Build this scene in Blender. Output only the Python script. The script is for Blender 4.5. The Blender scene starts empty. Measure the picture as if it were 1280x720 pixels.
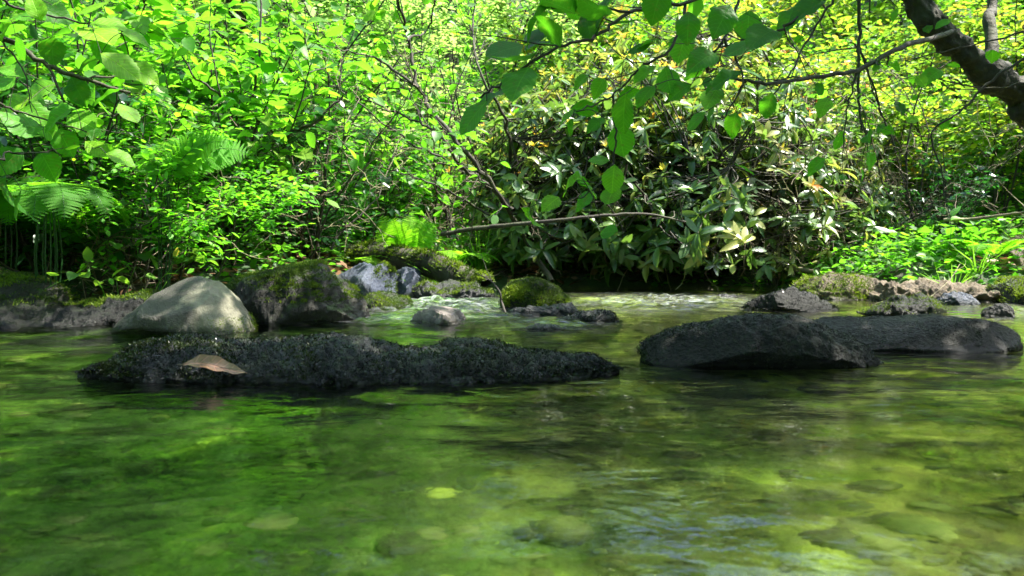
import bpy, math
import numpy as np
from math import radians as R

# ------------------------------------------------------------------ camera, world, sun, exposure
F, HOR, CAMH = 1005.0, 315.0, 0.26
scene = bpy.context.scene
COL = scene.collection
cam_d = bpy.data.cameras.new('camera'); cam = bpy.data.objects.new('camera', cam_d); COL.objects.link(cam)
cam.location = (0, 0, CAMH); cam.rotation_euler = (R(90), 0, 0)
cam_d.sensor_width = 36; cam_d.lens = F/1280*36
cam_d.shift_y = (HOR-360)/1280
cam_d.clip_start = 0.02; cam_d.clip_end = 1000
cam_d.dof.use_dof = True; cam_d.dof.focus_distance = 2.3; cam_d.dof.aperture_fstop = 9.0
scene.camera = cam

SUN_EL, SUN_AZ = R(60), R(84)        # azimuth measured from +Y (view direction) towards +X (right)
w = bpy.data.worlds.new('World'); scene.world = w; w.use_nodes = True
nt = w.node_tree; nt.nodes.clear()
sky = nt.nodes.new('ShaderNodeTexSky'); sky.sky_type = 'NISHITA'; sky.sun_disc = False
sky.sun_elevation = SUN_EL; sky.sun_rotation = SUN_AZ; sky.air_density = 1.0; sky.dust_density = 2.0
bg = nt.nodes.new('ShaderNodeBackground'); bg.inputs[1].default_value = 0.15
wo = nt.nodes.new('ShaderNodeOutputWorld')
nt.links.new(sky.outputs[0], bg.inputs[0]); nt.links.new(bg.outputs[0], wo.inputs[0])
sd = bpy.data.lights.new('sun', 'SUN'); sd.energy = 5.0; sd.angle = R(0.5); sd.color = (1, .95, .84)
sun = bpy.data.objects.new('sun', sd); COL.objects.link(sun)
sun.rotation_euler = (R(90)-SUN_EL, 0, math.pi-SUN_AZ)
vs = scene.view_settings
vs.view_transform = 'Standard'; vs.look = 'None'; vs.exposure = 2.1; vs.gamma = 1; vs.use_curve_mapping = False
cy = scene.cycles
cy.max_bounces = 7; cy.diffuse_bounces = 3; cy.glossy_bounces = 3; cy.transmission_bounces = 5
cy.transparent_max_bounces = 8; cy.caustics_reflective = False; cy.caustics_refractive = True
cy.use_denoising = True; cy.sample_clamp_indirect = 6; cy.use_adaptive_sampling = True; cy.adaptive_threshold = 0.02

# ------------------------------------------------------------------ helpers
rng = np.random.default_rng(7)
def at(px, py, d): return np.array([(px-640)/F*d, d, CAMH+(HOR-py)/F*d])
def gd(py): return CAMH*F/(py-HOR)                    # distance of a water-level point at that row
def nrm(a): return a/np.maximum(np.linalg.norm(a, axis=-1, keepdims=True), 1e-9)
_perm = np.random.default_rng(11).permutation(256); _perm = np.concatenate([_perm, _perm, _perm])
_val = np.random.default_rng(12).uniform(-1, 1, 256)
def vnoise(p):
    p = np.asarray(p, float); i = np.floor(p).astype(int); f = p-i; f = f*f*f*(f*(f*6-15)+10); i &= 255
    def h(a, b, c): return _val[_perm[_perm[_perm[(i[..., 0]+a) & 255]+((i[..., 1]+b) & 255)]+((i[..., 2]+c) & 255)] & 255]
    x, y, z = f[..., 0], f[..., 1], f[..., 2]
    l = lambda a, b, t: a+(b-a)*t
    return l(l(l(h(0,0,0), h(1,0,0), x), l(h(0,1,0), h(1,1,0), x), y), l(l(h(0,0,1), h(1,0,1), x), l(h(0,1,1), h(1,1,1), x), y), z)
def fbm(p, o=4, g=.5):
    s = 0; a = 1; p = np.asarray(p, float)
    for k in range(o): s = s+a*vnoise(p+17.3*k); p = p*2.03; a *= g
    return s
def sm(x, a, b): t = np.clip((x-a)/(b-a), 0, 1); return t*t*(3-2*t)

def mk(name, V, F_, mat, smooth=False, tint=None, parent=None, link=True):
    """F_: list of (n,k) index arrays"""
    me = bpy.data.meshes.new(name)
    V = np.asarray(V, np.float32); me.vertices.add(len(V)); me.vertices.foreach_set('co', V.ravel())
    F_ = [np.asarray(f, np.int32) for f in F_ if len(f)]
    loops = np.concatenate([f.ravel() for f in F_]); tot = np.concatenate([np.full(len(f), f.shape[1]) for f in F_])
    st = np.concatenate([[0], np.cumsum(tot)[:-1]])
    me.loops.add(len(loops)); me.loops.foreach_set('vertex_index', loops.astype(np.int32))
    me.polygons.add(len(tot)); me.polygons.foreach_set('loop_start', st.astype(np.int32))
    if smooth: me.polygons.foreach_set('use_smooth', np.ones(len(tot), bool))
    if tint is not None:
        a = me.attributes.new('tint', 'FLOAT', 'POINT'); a.data.foreach_set('value', np.asarray(tint, np.float32))
    me.update(calc_edges=True); me.materials.append(mat)
    o = bpy.data.objects.new(name, me)
    if link: COL.objects.link(o)
    if parent is not None: o.parent = parent
    return o
def tag(o, label=None, cat=None, group=None, kind=None):
    if label: o['label'] = label
    if cat: o['category'] = cat
    if group: o['group'] = group
    if kind: o['kind'] = kind
    return o
def empty(name, loc, rz=0, sc=1):
    o = bpy.data.objects.new(name, None); COL.objects.link(o); o.location = tuple(loc); o.rotation_euler = (0, 0, rz)
    o.scale = (sc, sc, sc); o.empty_display_size = .1; return o
def kids(o): return [c for c in bpy.data.objects if c.parent == o]
def copy_tree(o, children, loc, rz, sc, label):
    r = o.copy(); COL.objects.link(r); r.location = tuple(loc); r.rotation_euler = (0, 0, rz); r.scale = (sc if hasattr(sc, '__len__') else (sc,)*3)
    r['label'] = label
    for c in children:
        d = c.copy(); COL.objects.link(d); d.parent = r
    return r

class Tubes:
    def __init__(s): s.V = []; s.Q = []; s.n = 0; s.T = []
    def add(s, pts, rad, sides=5, t=.5, rough=0):
        pts = np.asarray(pts, float); n = len(pts); rad = np.broadcast_to(np.asarray(rad, float), (n,)) if np.ndim(rad) else np.full(n, rad)
        tan = nrm(np.gradient(pts, axis=0)); ref = np.array([.13, .27, .95]) if abs(tan[0][2]) < .9 else np.array([1., .1, .05])
        a = nrm(np.cross(tan, ref)); b = np.cross(tan, a)
        th = np.arange(sides)/sides*2*math.pi
        rr = rad[:, None, None]
        ring = a[:, None]*np.cos(th)[None, :, None]+b[:, None]*np.sin(th)[None, :, None]
        if rough:
            q = pts[:, None]+ring*rr
            rr = rr*(1+rough*.5*fbm(q*(.45/max(np.median(rad), .003)), 3)[..., None]+(rough*.16*fbm(q*75, 2)[..., None] if sides > 15 else 0))
        v = pts[:, None]+ring*rr
        i = np.arange(n-1)[:, None]*sides; j = np.arange(sides)[None]; k = (j+1) % sides
        q = np.stack([i+j, i+k, i+sides+k, i+sides+j], -1).reshape(-1, 4)+s.n
        s.V.append(v.reshape(-1, 3)); s.Q.append(q); s.n += n*sides; s.T.append(np.full(n*sides, t))
    def build(s, name, mat, parent=None):
        return mk(name, np.concatenate(s.V), [np.concatenate(s.Q)], mat, True, np.concatenate(s.T), parent)

def grow(g, p, d, L, n, wander=.25, up=0., ):
    p = np.array(p, float); d = nrm(np.array(d, float)); pts = [p.copy()]; st = L/n
    for i in range(n):
        d = nrm(d+g.normal(0, wander, 3)+np.array([0, 0, up])); p = p+d*st; pts.append(p.copy())
    return np.array(pts)
def spline(P, n=8):
    P = np.array(P, float); 
    if len(P) == 2: return P[0]+(P[1]-P[0])*np.linspace(0, 1, n+1)[:, None]
    Q = np.vstack([2*P[0]-P[1], P, 2*P[-1]-P[-2]]); out = []
    for i in range(1, len(Q)-2):
        t = np.linspace(0, 1, n, endpoint=False)[:, None]; a, b, c, d = Q[i-1:i+3]
        out.append(.5*((2*b)+(-a+c)*t+(2*a-5*b+4*c-d)*t*t+(-a+3*b-3*c+d)*t**3))
    return np.vstack(out+[P[-1:]])

# leaf templates: (verts, [faces]); x along the leaf 0..1, y across, z up
def leaf_template(st, widths, fold=.18, droop=.15, wav=0, seed=0):
    g = np.random.default_rng(seed); V = []; 
    for i, (s, wd) in enumerate(zip(st, widths)):
        z = -droop*s*s
        for k in (-1, 0, 1):
            V.append([s+(0 if k == 0 else .04*g.normal()*wav), k*wd, z+(abs(k)*wd*fold)+(g.normal()*wav*.03 if k else 0)])
    Q = []
    for i in range(len(st)-1):
        a = i*3; Q += [[a, a+1, a+4, a+3], [a+1, a+2, a+5, a+4]]
    return np.array(V), [np.array(Q)]
L_SMALL = (np.array([[0, 0, 0], [.38, -.27, .03], [.38, .27, .03], [.8, -.16, 0], [.8, .16, 0], [1, 0, -.06], [.42, 0, -.03]], float),
           [np.array([[0, 1, 6], [0, 6, 2]]), np.array([[1, 3, 5, 6], [6, 5, 4, 2]])])
L_MED = leaf_template([0, .12, .35, .62, .85, 1], [.01, .17, .31, .30, .15, .005], .2, .2, .6, 1)
L_BIG = leaf_template(np.linspace(0, 1, 12), [.012, .14, .25, .33, .38, .41, .40, .39, .35, .28, .17, .01], .16, .22, .8, 2)
L_BIG2 = leaf_template(np.linspace(0, 1, 12), [.012, .2, .33, .41, .44, .46, .43, .42, .36, .30, .18, .02], .1, .32, 1., 5)
def big_leaf(st, widths, fold, droop, seed):
    g = np.random.default_rng(seed); V = []; n = len(st); ph = g.uniform(0, 6, 2)
    for i, (s, wd) in enumerate(zip(st, widths)):
        for k in (-1, -.5, 0, .5, 1):
            side = 0 if k < 0 else 1; ed = abs(k) == 1
            w2 = wd*(1+(.05*(1 if i % 2 else -1) if ed else 0))
            z = -droop*s**2+abs(k)*wd*fold-(abs(k)**2)*wd*fold*.7+.028*abs(k)*math.sin(s*14+ph[side])*(wd > .1)+(.012*math.sin(s*40) if abs(k) == .5 else 0)
            V.append([s+(.03*abs(k)), k*w2, z])
    Q = [[i*5+j, i*5+j+1, i*5+j+6, i*5+j+5] for i in range(n-1) for j in range(4)]
    return np.array(V), [np.array(Q)]
_st = np.linspace(0, 1, 17)
L_BIG = big_leaf(_st, np.interp(_st, np.linspace(0, 1, 12), [.012, .14, .25, .33, .38, .41, .40, .39, .35, .28, .17, .01]), .35, .26, 2)
L_BIG2 = big_leaf(_st, np.interp(_st, np.linspace(0, 1, 12), [.012, .17, .29, .37, .41, .42, .40, .37, .30, .22, .12, .008]), .6, .42, 5)
L_RHODO = leaf_template([0, .12, .35, .6, .82, 1], [.02, .09, .15, .165, .12, .01], .35, .35, 0, 3)
L_LONG = leaf_template([0, .2, .5, .8, 1], [.01, .12, .17, .1, .005], .2, .25, .3, 4)
L_BLADE = (np.array([[0, -.018, 0], [0, .018, 0], [.4, -.016, .05], [.4, .016, .05], [.8, -.009, -.02], [.8, .009, -.02], [1, 0, -.14]], float),
           [np.array([[0, 1, 3, 2], [2, 3, 5, 4]]), np.array([[4, 5, 6]])])
def pinna_template():
    n = 12; V = [[0, 0, 0]]; T = []
    for i in range(n):
        s0 = i/n; s1 = (i+.95)/n; w0 = .16*(1-s0)**.7+.012
        for k in (-1, 1):
            b = len(V); V += [[s0, 0, 0], [s1, 0, 0], [s0+.8/n+.03, k*w0, .01], [s0+.3/n, k*w0*.85, .012]]; T.append([b, b+1, b+2, b+3])
    return np.array(V, float), [np.array(T)]
L_PINNA = pinna_template()
L_PINNA0 = leaf_template([0, .1, .5, 1], [.06, .1, .07, .004], .05, .12, 0, 4)

class Leaves:
    def __init__(s): s.P = []; s.D = []; s.N = []; s.S = []; s.T = []
    def add(s, P, D, N, S, T):
        P = np.atleast_2d(P); n = len(P)
        s.P.append(P); s.D.append(np.broadcast_to(D, (n, 3))); s.N.append(np.broadcast_to(N, (n, 3)))
        s.S.append(np.broadcast_to(S, (n,))); s.T.append(np.broadcast_to(T, (n,)))
    def count(s): return sum(len(p) for p in s.P)
    def build(s, name, tpl, mat, parent=None, widthvar=.15, smooth=False, seed=1, luv=False):
        g = np.random.default_rng(seed)
        P, D, N, S, T = [np.concatenate(a) for a in (s.P, s.D, s.N, s.S, s.T)]
        D = nrm(D); Y = nrm(np.cross(N, D)+1e-6); Z = np.cross(D, Y)
        tv, tf = tpl; n = len(P)
        wv = 1+g.normal(0, widthvar, n); cv = 1+g.normal(0, .8, n)
        L = (D[:, None]*tv[None, :, :1]+Y[:, None]*(tv[None, :, 1:2]*wv[:, None, None])+Z[:, None]*(tv[None, :, 2:3]*cv[:, None, None]))*S[:, None, None]+P[:, None]
        Fs = [(f[None]+(np.arange(n)*len(tv))[:, None, None]).reshape(-1, f.shape[1]) for f in tf]
        o = mk(name, L.reshape(-1, 3), Fs, mat, smooth, np.repeat(T, len(tv)), parent)
        if luv:
            a = o.data.attributes.new('luv', 'FLOAT_VECTOR', 'POINT'); uv = np.zeros((n, len(tv), 3), np.float32); uv[:] = tv[None]; uv[:, :, 2] = g.uniform(0, 1, n)[:, None]; a.data.foreach_set('vector', uv.ravel())
        return o

# ------------------------------------------------------------------ materials
def newmat(name):
    m = bpy.data.materials.new(name); m.use_nodes = True; m.node_tree.nodes.clear(); return m, m.node_tree
def N_(t, ty, **kw):
    n = t.nodes.new(ty)
    for k, v in kw.items():
        if isinstance(k, str) and k.startswith('i_'): n.inputs[k[2:].replace('_', ' ')].default_value = v
        else: setattr(n, k, v)
    return n
def ramp(t, stops, fac):
    r = t.nodes.new('ShaderNodeValToRGB'); e = r.color_ramp.elements
    while len(e) < len(stops): e.new(.5)
    for el, (p, c) in zip(e, stops): el.position = p; el.color = (*c, 1)
    t.links.new(fac, r.inputs[0]); return r.outputs[0]
def noise(t, scale, detail=4, vec=None, rough=.55, dist=0):
    n = t.nodes.new('ShaderNodeTexNoise'); n.inputs['Scale'].default_value = scale; n.inputs['Detail'].default_value = detail
    n.inputs['Roughness'].default_value = rough; n.inputs['Distortion'].default_value = dist
    if vec is not None: t.links.new(vec, n.inputs['Vector'])
    return n.outputs[0]
def mapping(t, scale, src='Object'):
    tc = t.nodes.new('ShaderNodeTexCoord'); m = t.nodes.new('ShaderNodeMapping'); m.inputs['Scale'].default_value = scale
    t.links.new(tc.outputs[src], m.inputs[0]); return m.outputs[0]
def math_(t, op, a, b=None, clamp=False):
    n = t.nodes.new('ShaderNodeMath'); n.operation = op; n.use_clamp = clamp
    for i, x in enumerate((a, b)):
        if x is None: continue
        if isinstance(x, (int, float)): n.inputs[i].default_value = x
        else: t.links.new(x, n.inputs[i])
    return n.outputs[0]
def mixc(t, fac, a, b, mode='MIX'):
    n = t.nodes.new('ShaderNodeMix'); n.data_type = 'RGBA'; n.blend_type = mode
    for idx, x in ((0, fac), (6, a), (7, b)):
        if isinstance(x, (int, float)): n.inputs[idx].default_value = x
        elif isinstance(x, tuple): n.inputs[idx].default_value = (*x, 1)
        else: t.links.new(x, n.inputs[idx])
    return n.outputs[2]
def bump(t, h, strength=.5, dist=.01, normal=None):
    b = t.nodes.new('ShaderNodeBump'); b.inputs['Strength'].default_value = strength; b.inputs['Distance'].default_value = dist
    t.links.new(h, b.inputs['Height'])
    if normal is not None: t.links.new(normal, b.inputs['Normal'])
    return b.outputs[0]

def leaf_mat(name, stops, trans=(.25, .5, .03), tf=.45, rough=.5, spots=True, spec=.5, veins=False):
    m, t = newmat(name)
    at_ = N_(t, 'ShaderNodeAttribute', attribute_name='tint'); oi = N_(t, 'ShaderNodeObjectInfo')
    f = math_(t, 'ADD', at_.outputs['Fac'], math_(t, 'MULTIPLY', math_(t, 'SUBTRACT', oi.outputs['Random'], .5), .22), True)
    c = ramp(t, stops, f)
    nz = noise(t, 60, 3, mapping(t, (1, 1, 1)))
    c = mixc(t, .45, c, mixc(t, nz, (.25, .25, .25), (1.5, 1.5, 1.4)), 'MULTIPLY') if spots else c
    bn = bump(t, nz, .25, .003)
    if veins:
        lv = N_(t, 'ShaderNodeAttribute', attribute_name='luv'); sx = N_(t, 'ShaderNodeSeparateXYZ'); t.links.new(lv.outputs['Vector'], sx.inputs[0])
        ay = math_(t, 'ABSOLUTE', sx.outputs[1]); mid = math_(t, 'SUBTRACT', 1, math_(t, 'MULTIPLY', ay, 55), True)
        w_ = math_(t, 'FRACT', math_(t, 'MULTIPLY', math_(t, 'SUBTRACT', sx.outputs[0], math_(t, 'MULTIPLY', ay, .75)), 9.))
        lat = math_(t, 'SUBTRACT', 1, math_(t, 'MULTIPLY', math_(t, 'ABSOLUTE', math_(t, 'SUBTRACT', w_, .5)), 9), True)
        vn = math_(t, 'MAXIMUM', mid, math_(t, 'MULTIPLY', lat, .6))
        dm = ramp(t, [(.60, (0, 0, 0)), (.66, (1, 1, 1))], noise(t, 90, 2, mapping(t, (1, 1, 1))))   # brown insect damage
        c = mixc(t, math_(t, 'MULTIPLY', vn, .85), c, mixc(t, 1., c, (2.4, 1.9, 2.2), 'MULTIPLY')); c = mixc(t, math_(t, 'MULTIPLY', dm, .5), c, (.10, .08, .02))
        bn = bump(t, vn, .5, .002, bn)
    p = N_(t, 'ShaderNodeBsdfPrincipled'); p.inputs['Roughness'].default_value = rough; p.inputs['Specular IOR Level'].default_value = spec
    t.links.new(c, p.inputs['Base Color']); t.links.new(bn, p.inputs['Normal'])
    tr = N_(t, 'ShaderNodeBsdfTranslucent')
    tc = mixc(t, .5, mixc(t, 1.0, c, (3.2, 3.0, 1.8), 'MULTIPLY'), trans); t.links.new(tc, tr.inputs[0])
    mx = N_(t, 'ShaderNodeMixShader'); mx.inputs[0].default_value = tf
    t.links.new(p.outputs[0], mx.inputs[1]); t.links.new(tr.outputs[0], mx.inputs[2])
    o = N_(t, 'ShaderNodeOutputMaterial'); t.links.new(mx.outputs[0], o.inputs[0]); return m
def bark_mat(name, a, b, scale=40, bstr=.6):
    m, t = newmat(name); v = mapping(t, (1, 1, 1)); n1 = noise(t, scale, 5, v, .65); n2 = noise(t, scale*.15, 3, v)
    c = ramp(t, [(.3, a), (.7, b)], n1); c = mixc(t, ramp(t, [(.5, (0, 0, 0)), (.62, (1, 1, 1))], n2), c, (b[0]*.9, b[1]*1.15, b[2]*.8))
    p = N_(t, 'ShaderNodeBsdfPrincipled'); p.inputs['Roughness'].default_value = .8
    t.links.new(c, p.inputs['Base Color']); t.links.new(bump(t, n1, bstr, .01), p.inputs['Normal'])
    o = N_(t, 'ShaderNodeOutputMaterial'); t.links.new(p.outputs[0], o.inputs[0]); return m

GREEN = [(0, (.015, .055, .006)), (.35, (.035, .13, .010)), (.7, (.06, .20, .014)), (1, (.15, .28, .022))]
M = {}
M['green'] = leaf_mat('green_leaf', GREEN, (.18, .60, .02), .5)
M['lime'] = leaf_mat('lime_leaf', [(0, (.012, .045, .008)), (.35, (.04, .14, .012)), (.65, (.10, .22, .016)), (.88, (.22, .29, .03)), (1, (.34, .22, .05))], (.36, .62, .04), .45)
M['mint_haze'] = leaf_mat('haze_tinted_leaf', [(0, (.05, .12, .03)), (.5, (.14, .27, .06)), (1, (.28, .40, .11))], (.52, .80, .22), .5)  # distance haze and brightness put into the leaf colour, paler and greyer
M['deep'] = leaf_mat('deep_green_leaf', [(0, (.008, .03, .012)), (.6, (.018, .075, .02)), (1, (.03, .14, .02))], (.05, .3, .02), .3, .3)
M['rhodo'] = leaf_mat('rhododendron_leaf', [(0, (.02, .045, .014)), (.5, (.05, .11, .03)), (.82, (.10, .19, .045)), (1, (.28, .28, .08))], (.26, .50, .05), .3, .32, True, .6)
M['shoot'] = leaf_mat('young_shoot_leaf', [(0, (.16, .24, .03)), (.5, (.4, .36, .05)), (.8, (.55, .28, .05)), (1, (.5, .1, .05))], (.6, .5, .08), .4)
M['broad'] = leaf_mat('broad_leaf', [(0, (.010, .045, .006)), (.4, (.03, .13, .010)), (.75, (.07, .25, .012)), (1, (.17, .36, .018))], (.16, .62, .01), .45, .5, True, .25, True)  # dark and bright ends of the ramp paint in shadowed and sunlit leaves
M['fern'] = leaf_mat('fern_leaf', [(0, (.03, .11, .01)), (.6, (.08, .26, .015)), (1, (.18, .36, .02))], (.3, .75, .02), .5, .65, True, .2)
M['moss'] = leaf_mat('moss_tuft', [(0, (.012, .022, .006)), (.5, (.035, .06, .01)), (1, (.13, .19, .015))], (.12, .22, .02), .3, .6, False, .3)
M['darkmoss'] = leaf_mat('dark_wet_moss', [(0, (.001, .002, .001)), (.6, (.004, .006, .003)), (1, (.03, .042, .010))], (.03, .04, .01), .06, .27, False, .4)
M['brownleaf'] = leaf_mat('dead_leaf', [(0, (.07, .035, .015)), (.5, (.20, .11, .06)), (1, (.27, .16, .10))], (.2, .1, .05), .1, .45)
M['tanleaf'] = leaf_mat('tan_dead_leaf', [(0, (.10, .05, .03)), (.5, (.20, .11, .06)), (1, (.30, .19, .13))], (.2, .1, .05), .1, .4, True, .5, True)
M['grass'] = leaf_mat('grass_blade', [(0, (.04, .13, .01)), (1, (.13, .3, .02))], (.25, .6, .04), .4)
M['bark'] = bark_mat('dark_bark', (.012, .009, .007), (.05, .04, .03))
M['trunk'] = bark_mat('trunk_bark', (.005, .004, .003), (.045, .040, .026), 34, 1.)
M['twig'] = bark_mat('pale_twig', (.07, .05, .035), (.26, .20, .14))

def rock_mat(name, dark, mid, light, moss=(.04, .07, .012), mossy=.3, scale=9, rough=.6, wetz=.03, spec=.35, pale_side=None):
    m, t = newmat(name); v = mapping(t, (1, 1, 1)); g = N_(t, 'ShaderNodeNewGeometry')
    n1 = noise(t, scale, 8, v, .6, .4); n2 = noise(t, scale*9, 5, v, .7); n3 = noise(t, scale*.6, 4, mapping(t, (1, 1, 2.2)), .6, 1.2)
    c = ramp(t, [(.28, dark), (.5, mid), (.72, light)], n1)
    if pale_side is not None:
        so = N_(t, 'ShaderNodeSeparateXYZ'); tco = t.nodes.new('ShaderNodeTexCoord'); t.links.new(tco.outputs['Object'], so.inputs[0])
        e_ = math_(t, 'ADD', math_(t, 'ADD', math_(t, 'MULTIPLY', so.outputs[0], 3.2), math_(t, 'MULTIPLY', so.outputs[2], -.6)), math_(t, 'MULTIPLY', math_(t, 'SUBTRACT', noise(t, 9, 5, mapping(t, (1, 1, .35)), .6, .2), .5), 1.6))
        c = mixc(t, ramp(t, [(.12, (0, 0, 0)), (.3, (1, 1, 1))], e_), c, mixc(t, n1, tuple(q*.5 for q in pale_side), pale_side))  # paler tone towards the right side, broken up by noise
    c = mixc(t, .6, c, ramp(t, [(.3, (.35, .35, .35)), (.7, (1.25, 1.25, 1.25))], n2), 'MULTIPLY')
    sx = N_(t, 'ShaderNodeSeparateXYZ'); t.links.new(g.outputs['Normal'], sx.inputs[0])
    up = math_(t, 'ADD', math_(t, 'MULTIPLY', sx.outputs[2], .55), math_(t, 'MULTIPLY', math_(t, 'SUBTRACT', n3, .5), 2.4))
    mm = ramp(t, [(max(0, .75-mossy), (0, 0, 0)), (min(1, .9-mossy), (1, 1, 1))], up)
    c = mixc(t, mm, c, mixc(t, n2, tuple(x*.4 for x in moss), moss))
    sp = N_(t, 'ShaderNodeSeparateXYZ'); t.links.new(g.outputs['Position'], sp.inputs[0])
    wz = math_(t, 'SUBTRACT', sp.outputs[2], math_(t, 'MULTIPLY', math_(t, 'SUBTRACT', n3, .5), .06))
    wet = N_(t, 'ShaderNodeMapRange'); t.links.new(wz, wet.inputs[0]); wet.inputs[1].default_value = wetz*.35; wet.inputs[2].default_value = wetz; wet.inputs[3].default_value = 1; wet.inputs[4].default_value = 0
    c = mixc(t, wet.outputs[0], c, mixc(t, 1.0, c, (.35, .36, .34), 'MULTIPLY'))
    p = N_(t, 'ShaderNodeBsdfPrincipled'); t.links.new(c, p.inputs['Base Color'])
    r = math_(t, 'SUBTRACT', math_(t, 'ADD', rough-.1, math_(t, 'MULTIPLY', n2, .25)), math_(t, 'MULTIPLY', wet.outputs[0], rough-.22), True)
    t.links.new(r, p.inputs['Roughness'])
    p.inputs['Specular IOR Level'].default_value = spec; n5 = noise(t, 240, 3, v, .7)
    b = bump(t, n5, 1., .006); b = bump(t, n2, .8, .008, b); b = bump(t, n1, .6, .03, b); t.links.new(b, p.inputs['Normal'])
    o = N_(t, 'ShaderNodeOutputMaterial'); t.links.new(p.outputs[0], o.inputs[0]); return m
M['r_grey'] = rock_mat('grey_stone', (.022, .021, .018), (.062, .058, .048), (.15, .14, .115), mossy=-.02, scale=3.2, rough=.5, pale_side=(.25, .24, .17))
M['r_blue'] = rock_mat('slate_stone', (.02, .025, .04), (.05, .062, .10), (.12, .14, .20), mossy=.05, scale=8, rough=.42)
M['r_dark'] = rock_mat('dark_wet_stone', (.002, .003, .002), (.005, .006, .005), (.02, .022, .017), moss=(.010, .016, .006), mossy=.15, rough=.5, wetz=.03, spec=.25)
M['r_moss'] = rock_mat('mossy_stone', (.006, .006, .005), (.018, .017, .013), (.05, .047, .038), mossy=.38, rough=.6)
M['r_wet'] = rock_mat('glossy_wet_stone', (.004, .005, .006), (.009, .010, .013), (.03, .034, .045), moss=(.02, .03, .01), mossy=.3, scale=16, rough=.42, wetz=.03, spec=.5)
M['r_pink'] = rock_mat('pale_pinkish_stone', (.04, .03, .03), (.2, .16, .15), (.42, .36, .33), mossy=-.1, scale=10, rough=.5, wetz=.02)
M['r_brown'] = rock_mat('brown_stone', (.03, .022, .015), (.12, .09, .06), (.26, .2, .14), mossy=.1, scale=8, rough=.7)

# ground
def ground_mat():
    m, t = newmat('forest_floor'); g = N_(t, 'ShaderNodeNewGeometry'); v = mapping(t, (1, 1, 1))
    n1 = noise(t, 2.5, 6, v, .6, .5); n2 = noise(t, 35, 5, v, .7); n3 = noise(t, 1.1, 4, v, .6, 1.)
    soil = ramp(t, [(.3, (.010, .008, .005)), (.5, (.028, .02, .013)), (.7, (.06, .045, .028))], n2)
    grn = ramp(t, [(.3, (.008, .022, .005)), (.7, (.03, .075, .012))], n2)
    land = mixc(t, ramp(t, [(.36, (0, 0, 0)), (.5, (1, 1, 1))], n1), soil, grn)
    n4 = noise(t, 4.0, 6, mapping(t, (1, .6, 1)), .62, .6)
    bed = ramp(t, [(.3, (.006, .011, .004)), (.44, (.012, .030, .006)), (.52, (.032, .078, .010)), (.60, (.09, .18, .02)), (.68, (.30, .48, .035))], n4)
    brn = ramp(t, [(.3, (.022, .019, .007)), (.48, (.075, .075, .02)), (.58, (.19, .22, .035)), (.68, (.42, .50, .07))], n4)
    sp = N_(t, 'ShaderNodeSeparateXYZ'); t.links.new(g.outputs['Position'], sp.inputs[0])
    side = math_(t, 'ADD', math_(t, 'MULTIPLY', sp.outputs[0], .9), math_(t, 'MULTIPLY', math_(t, 'SUBTRACT', n3, .5), 2.0))
    mr = N_(t, 'ShaderNodeMapRange'); t.links.new(side, mr.inputs[0]); mr.inputs[1].default_value = -.35; mr.inputs[2].default_value = .5
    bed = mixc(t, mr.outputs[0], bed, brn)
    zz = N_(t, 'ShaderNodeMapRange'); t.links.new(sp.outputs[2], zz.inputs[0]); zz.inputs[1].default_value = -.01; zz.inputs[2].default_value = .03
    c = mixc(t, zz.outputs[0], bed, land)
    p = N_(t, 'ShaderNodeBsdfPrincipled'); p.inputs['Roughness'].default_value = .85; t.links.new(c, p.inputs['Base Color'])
    t.links.new(bump(t, n2, .8, .02), p.inputs['Normal'])
    o = N_(t, 'ShaderNodeOutputMaterial'); t.links.new(p.outputs[0], o.inputs[0]); return m
M['ground'] = ground_mat()

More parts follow.
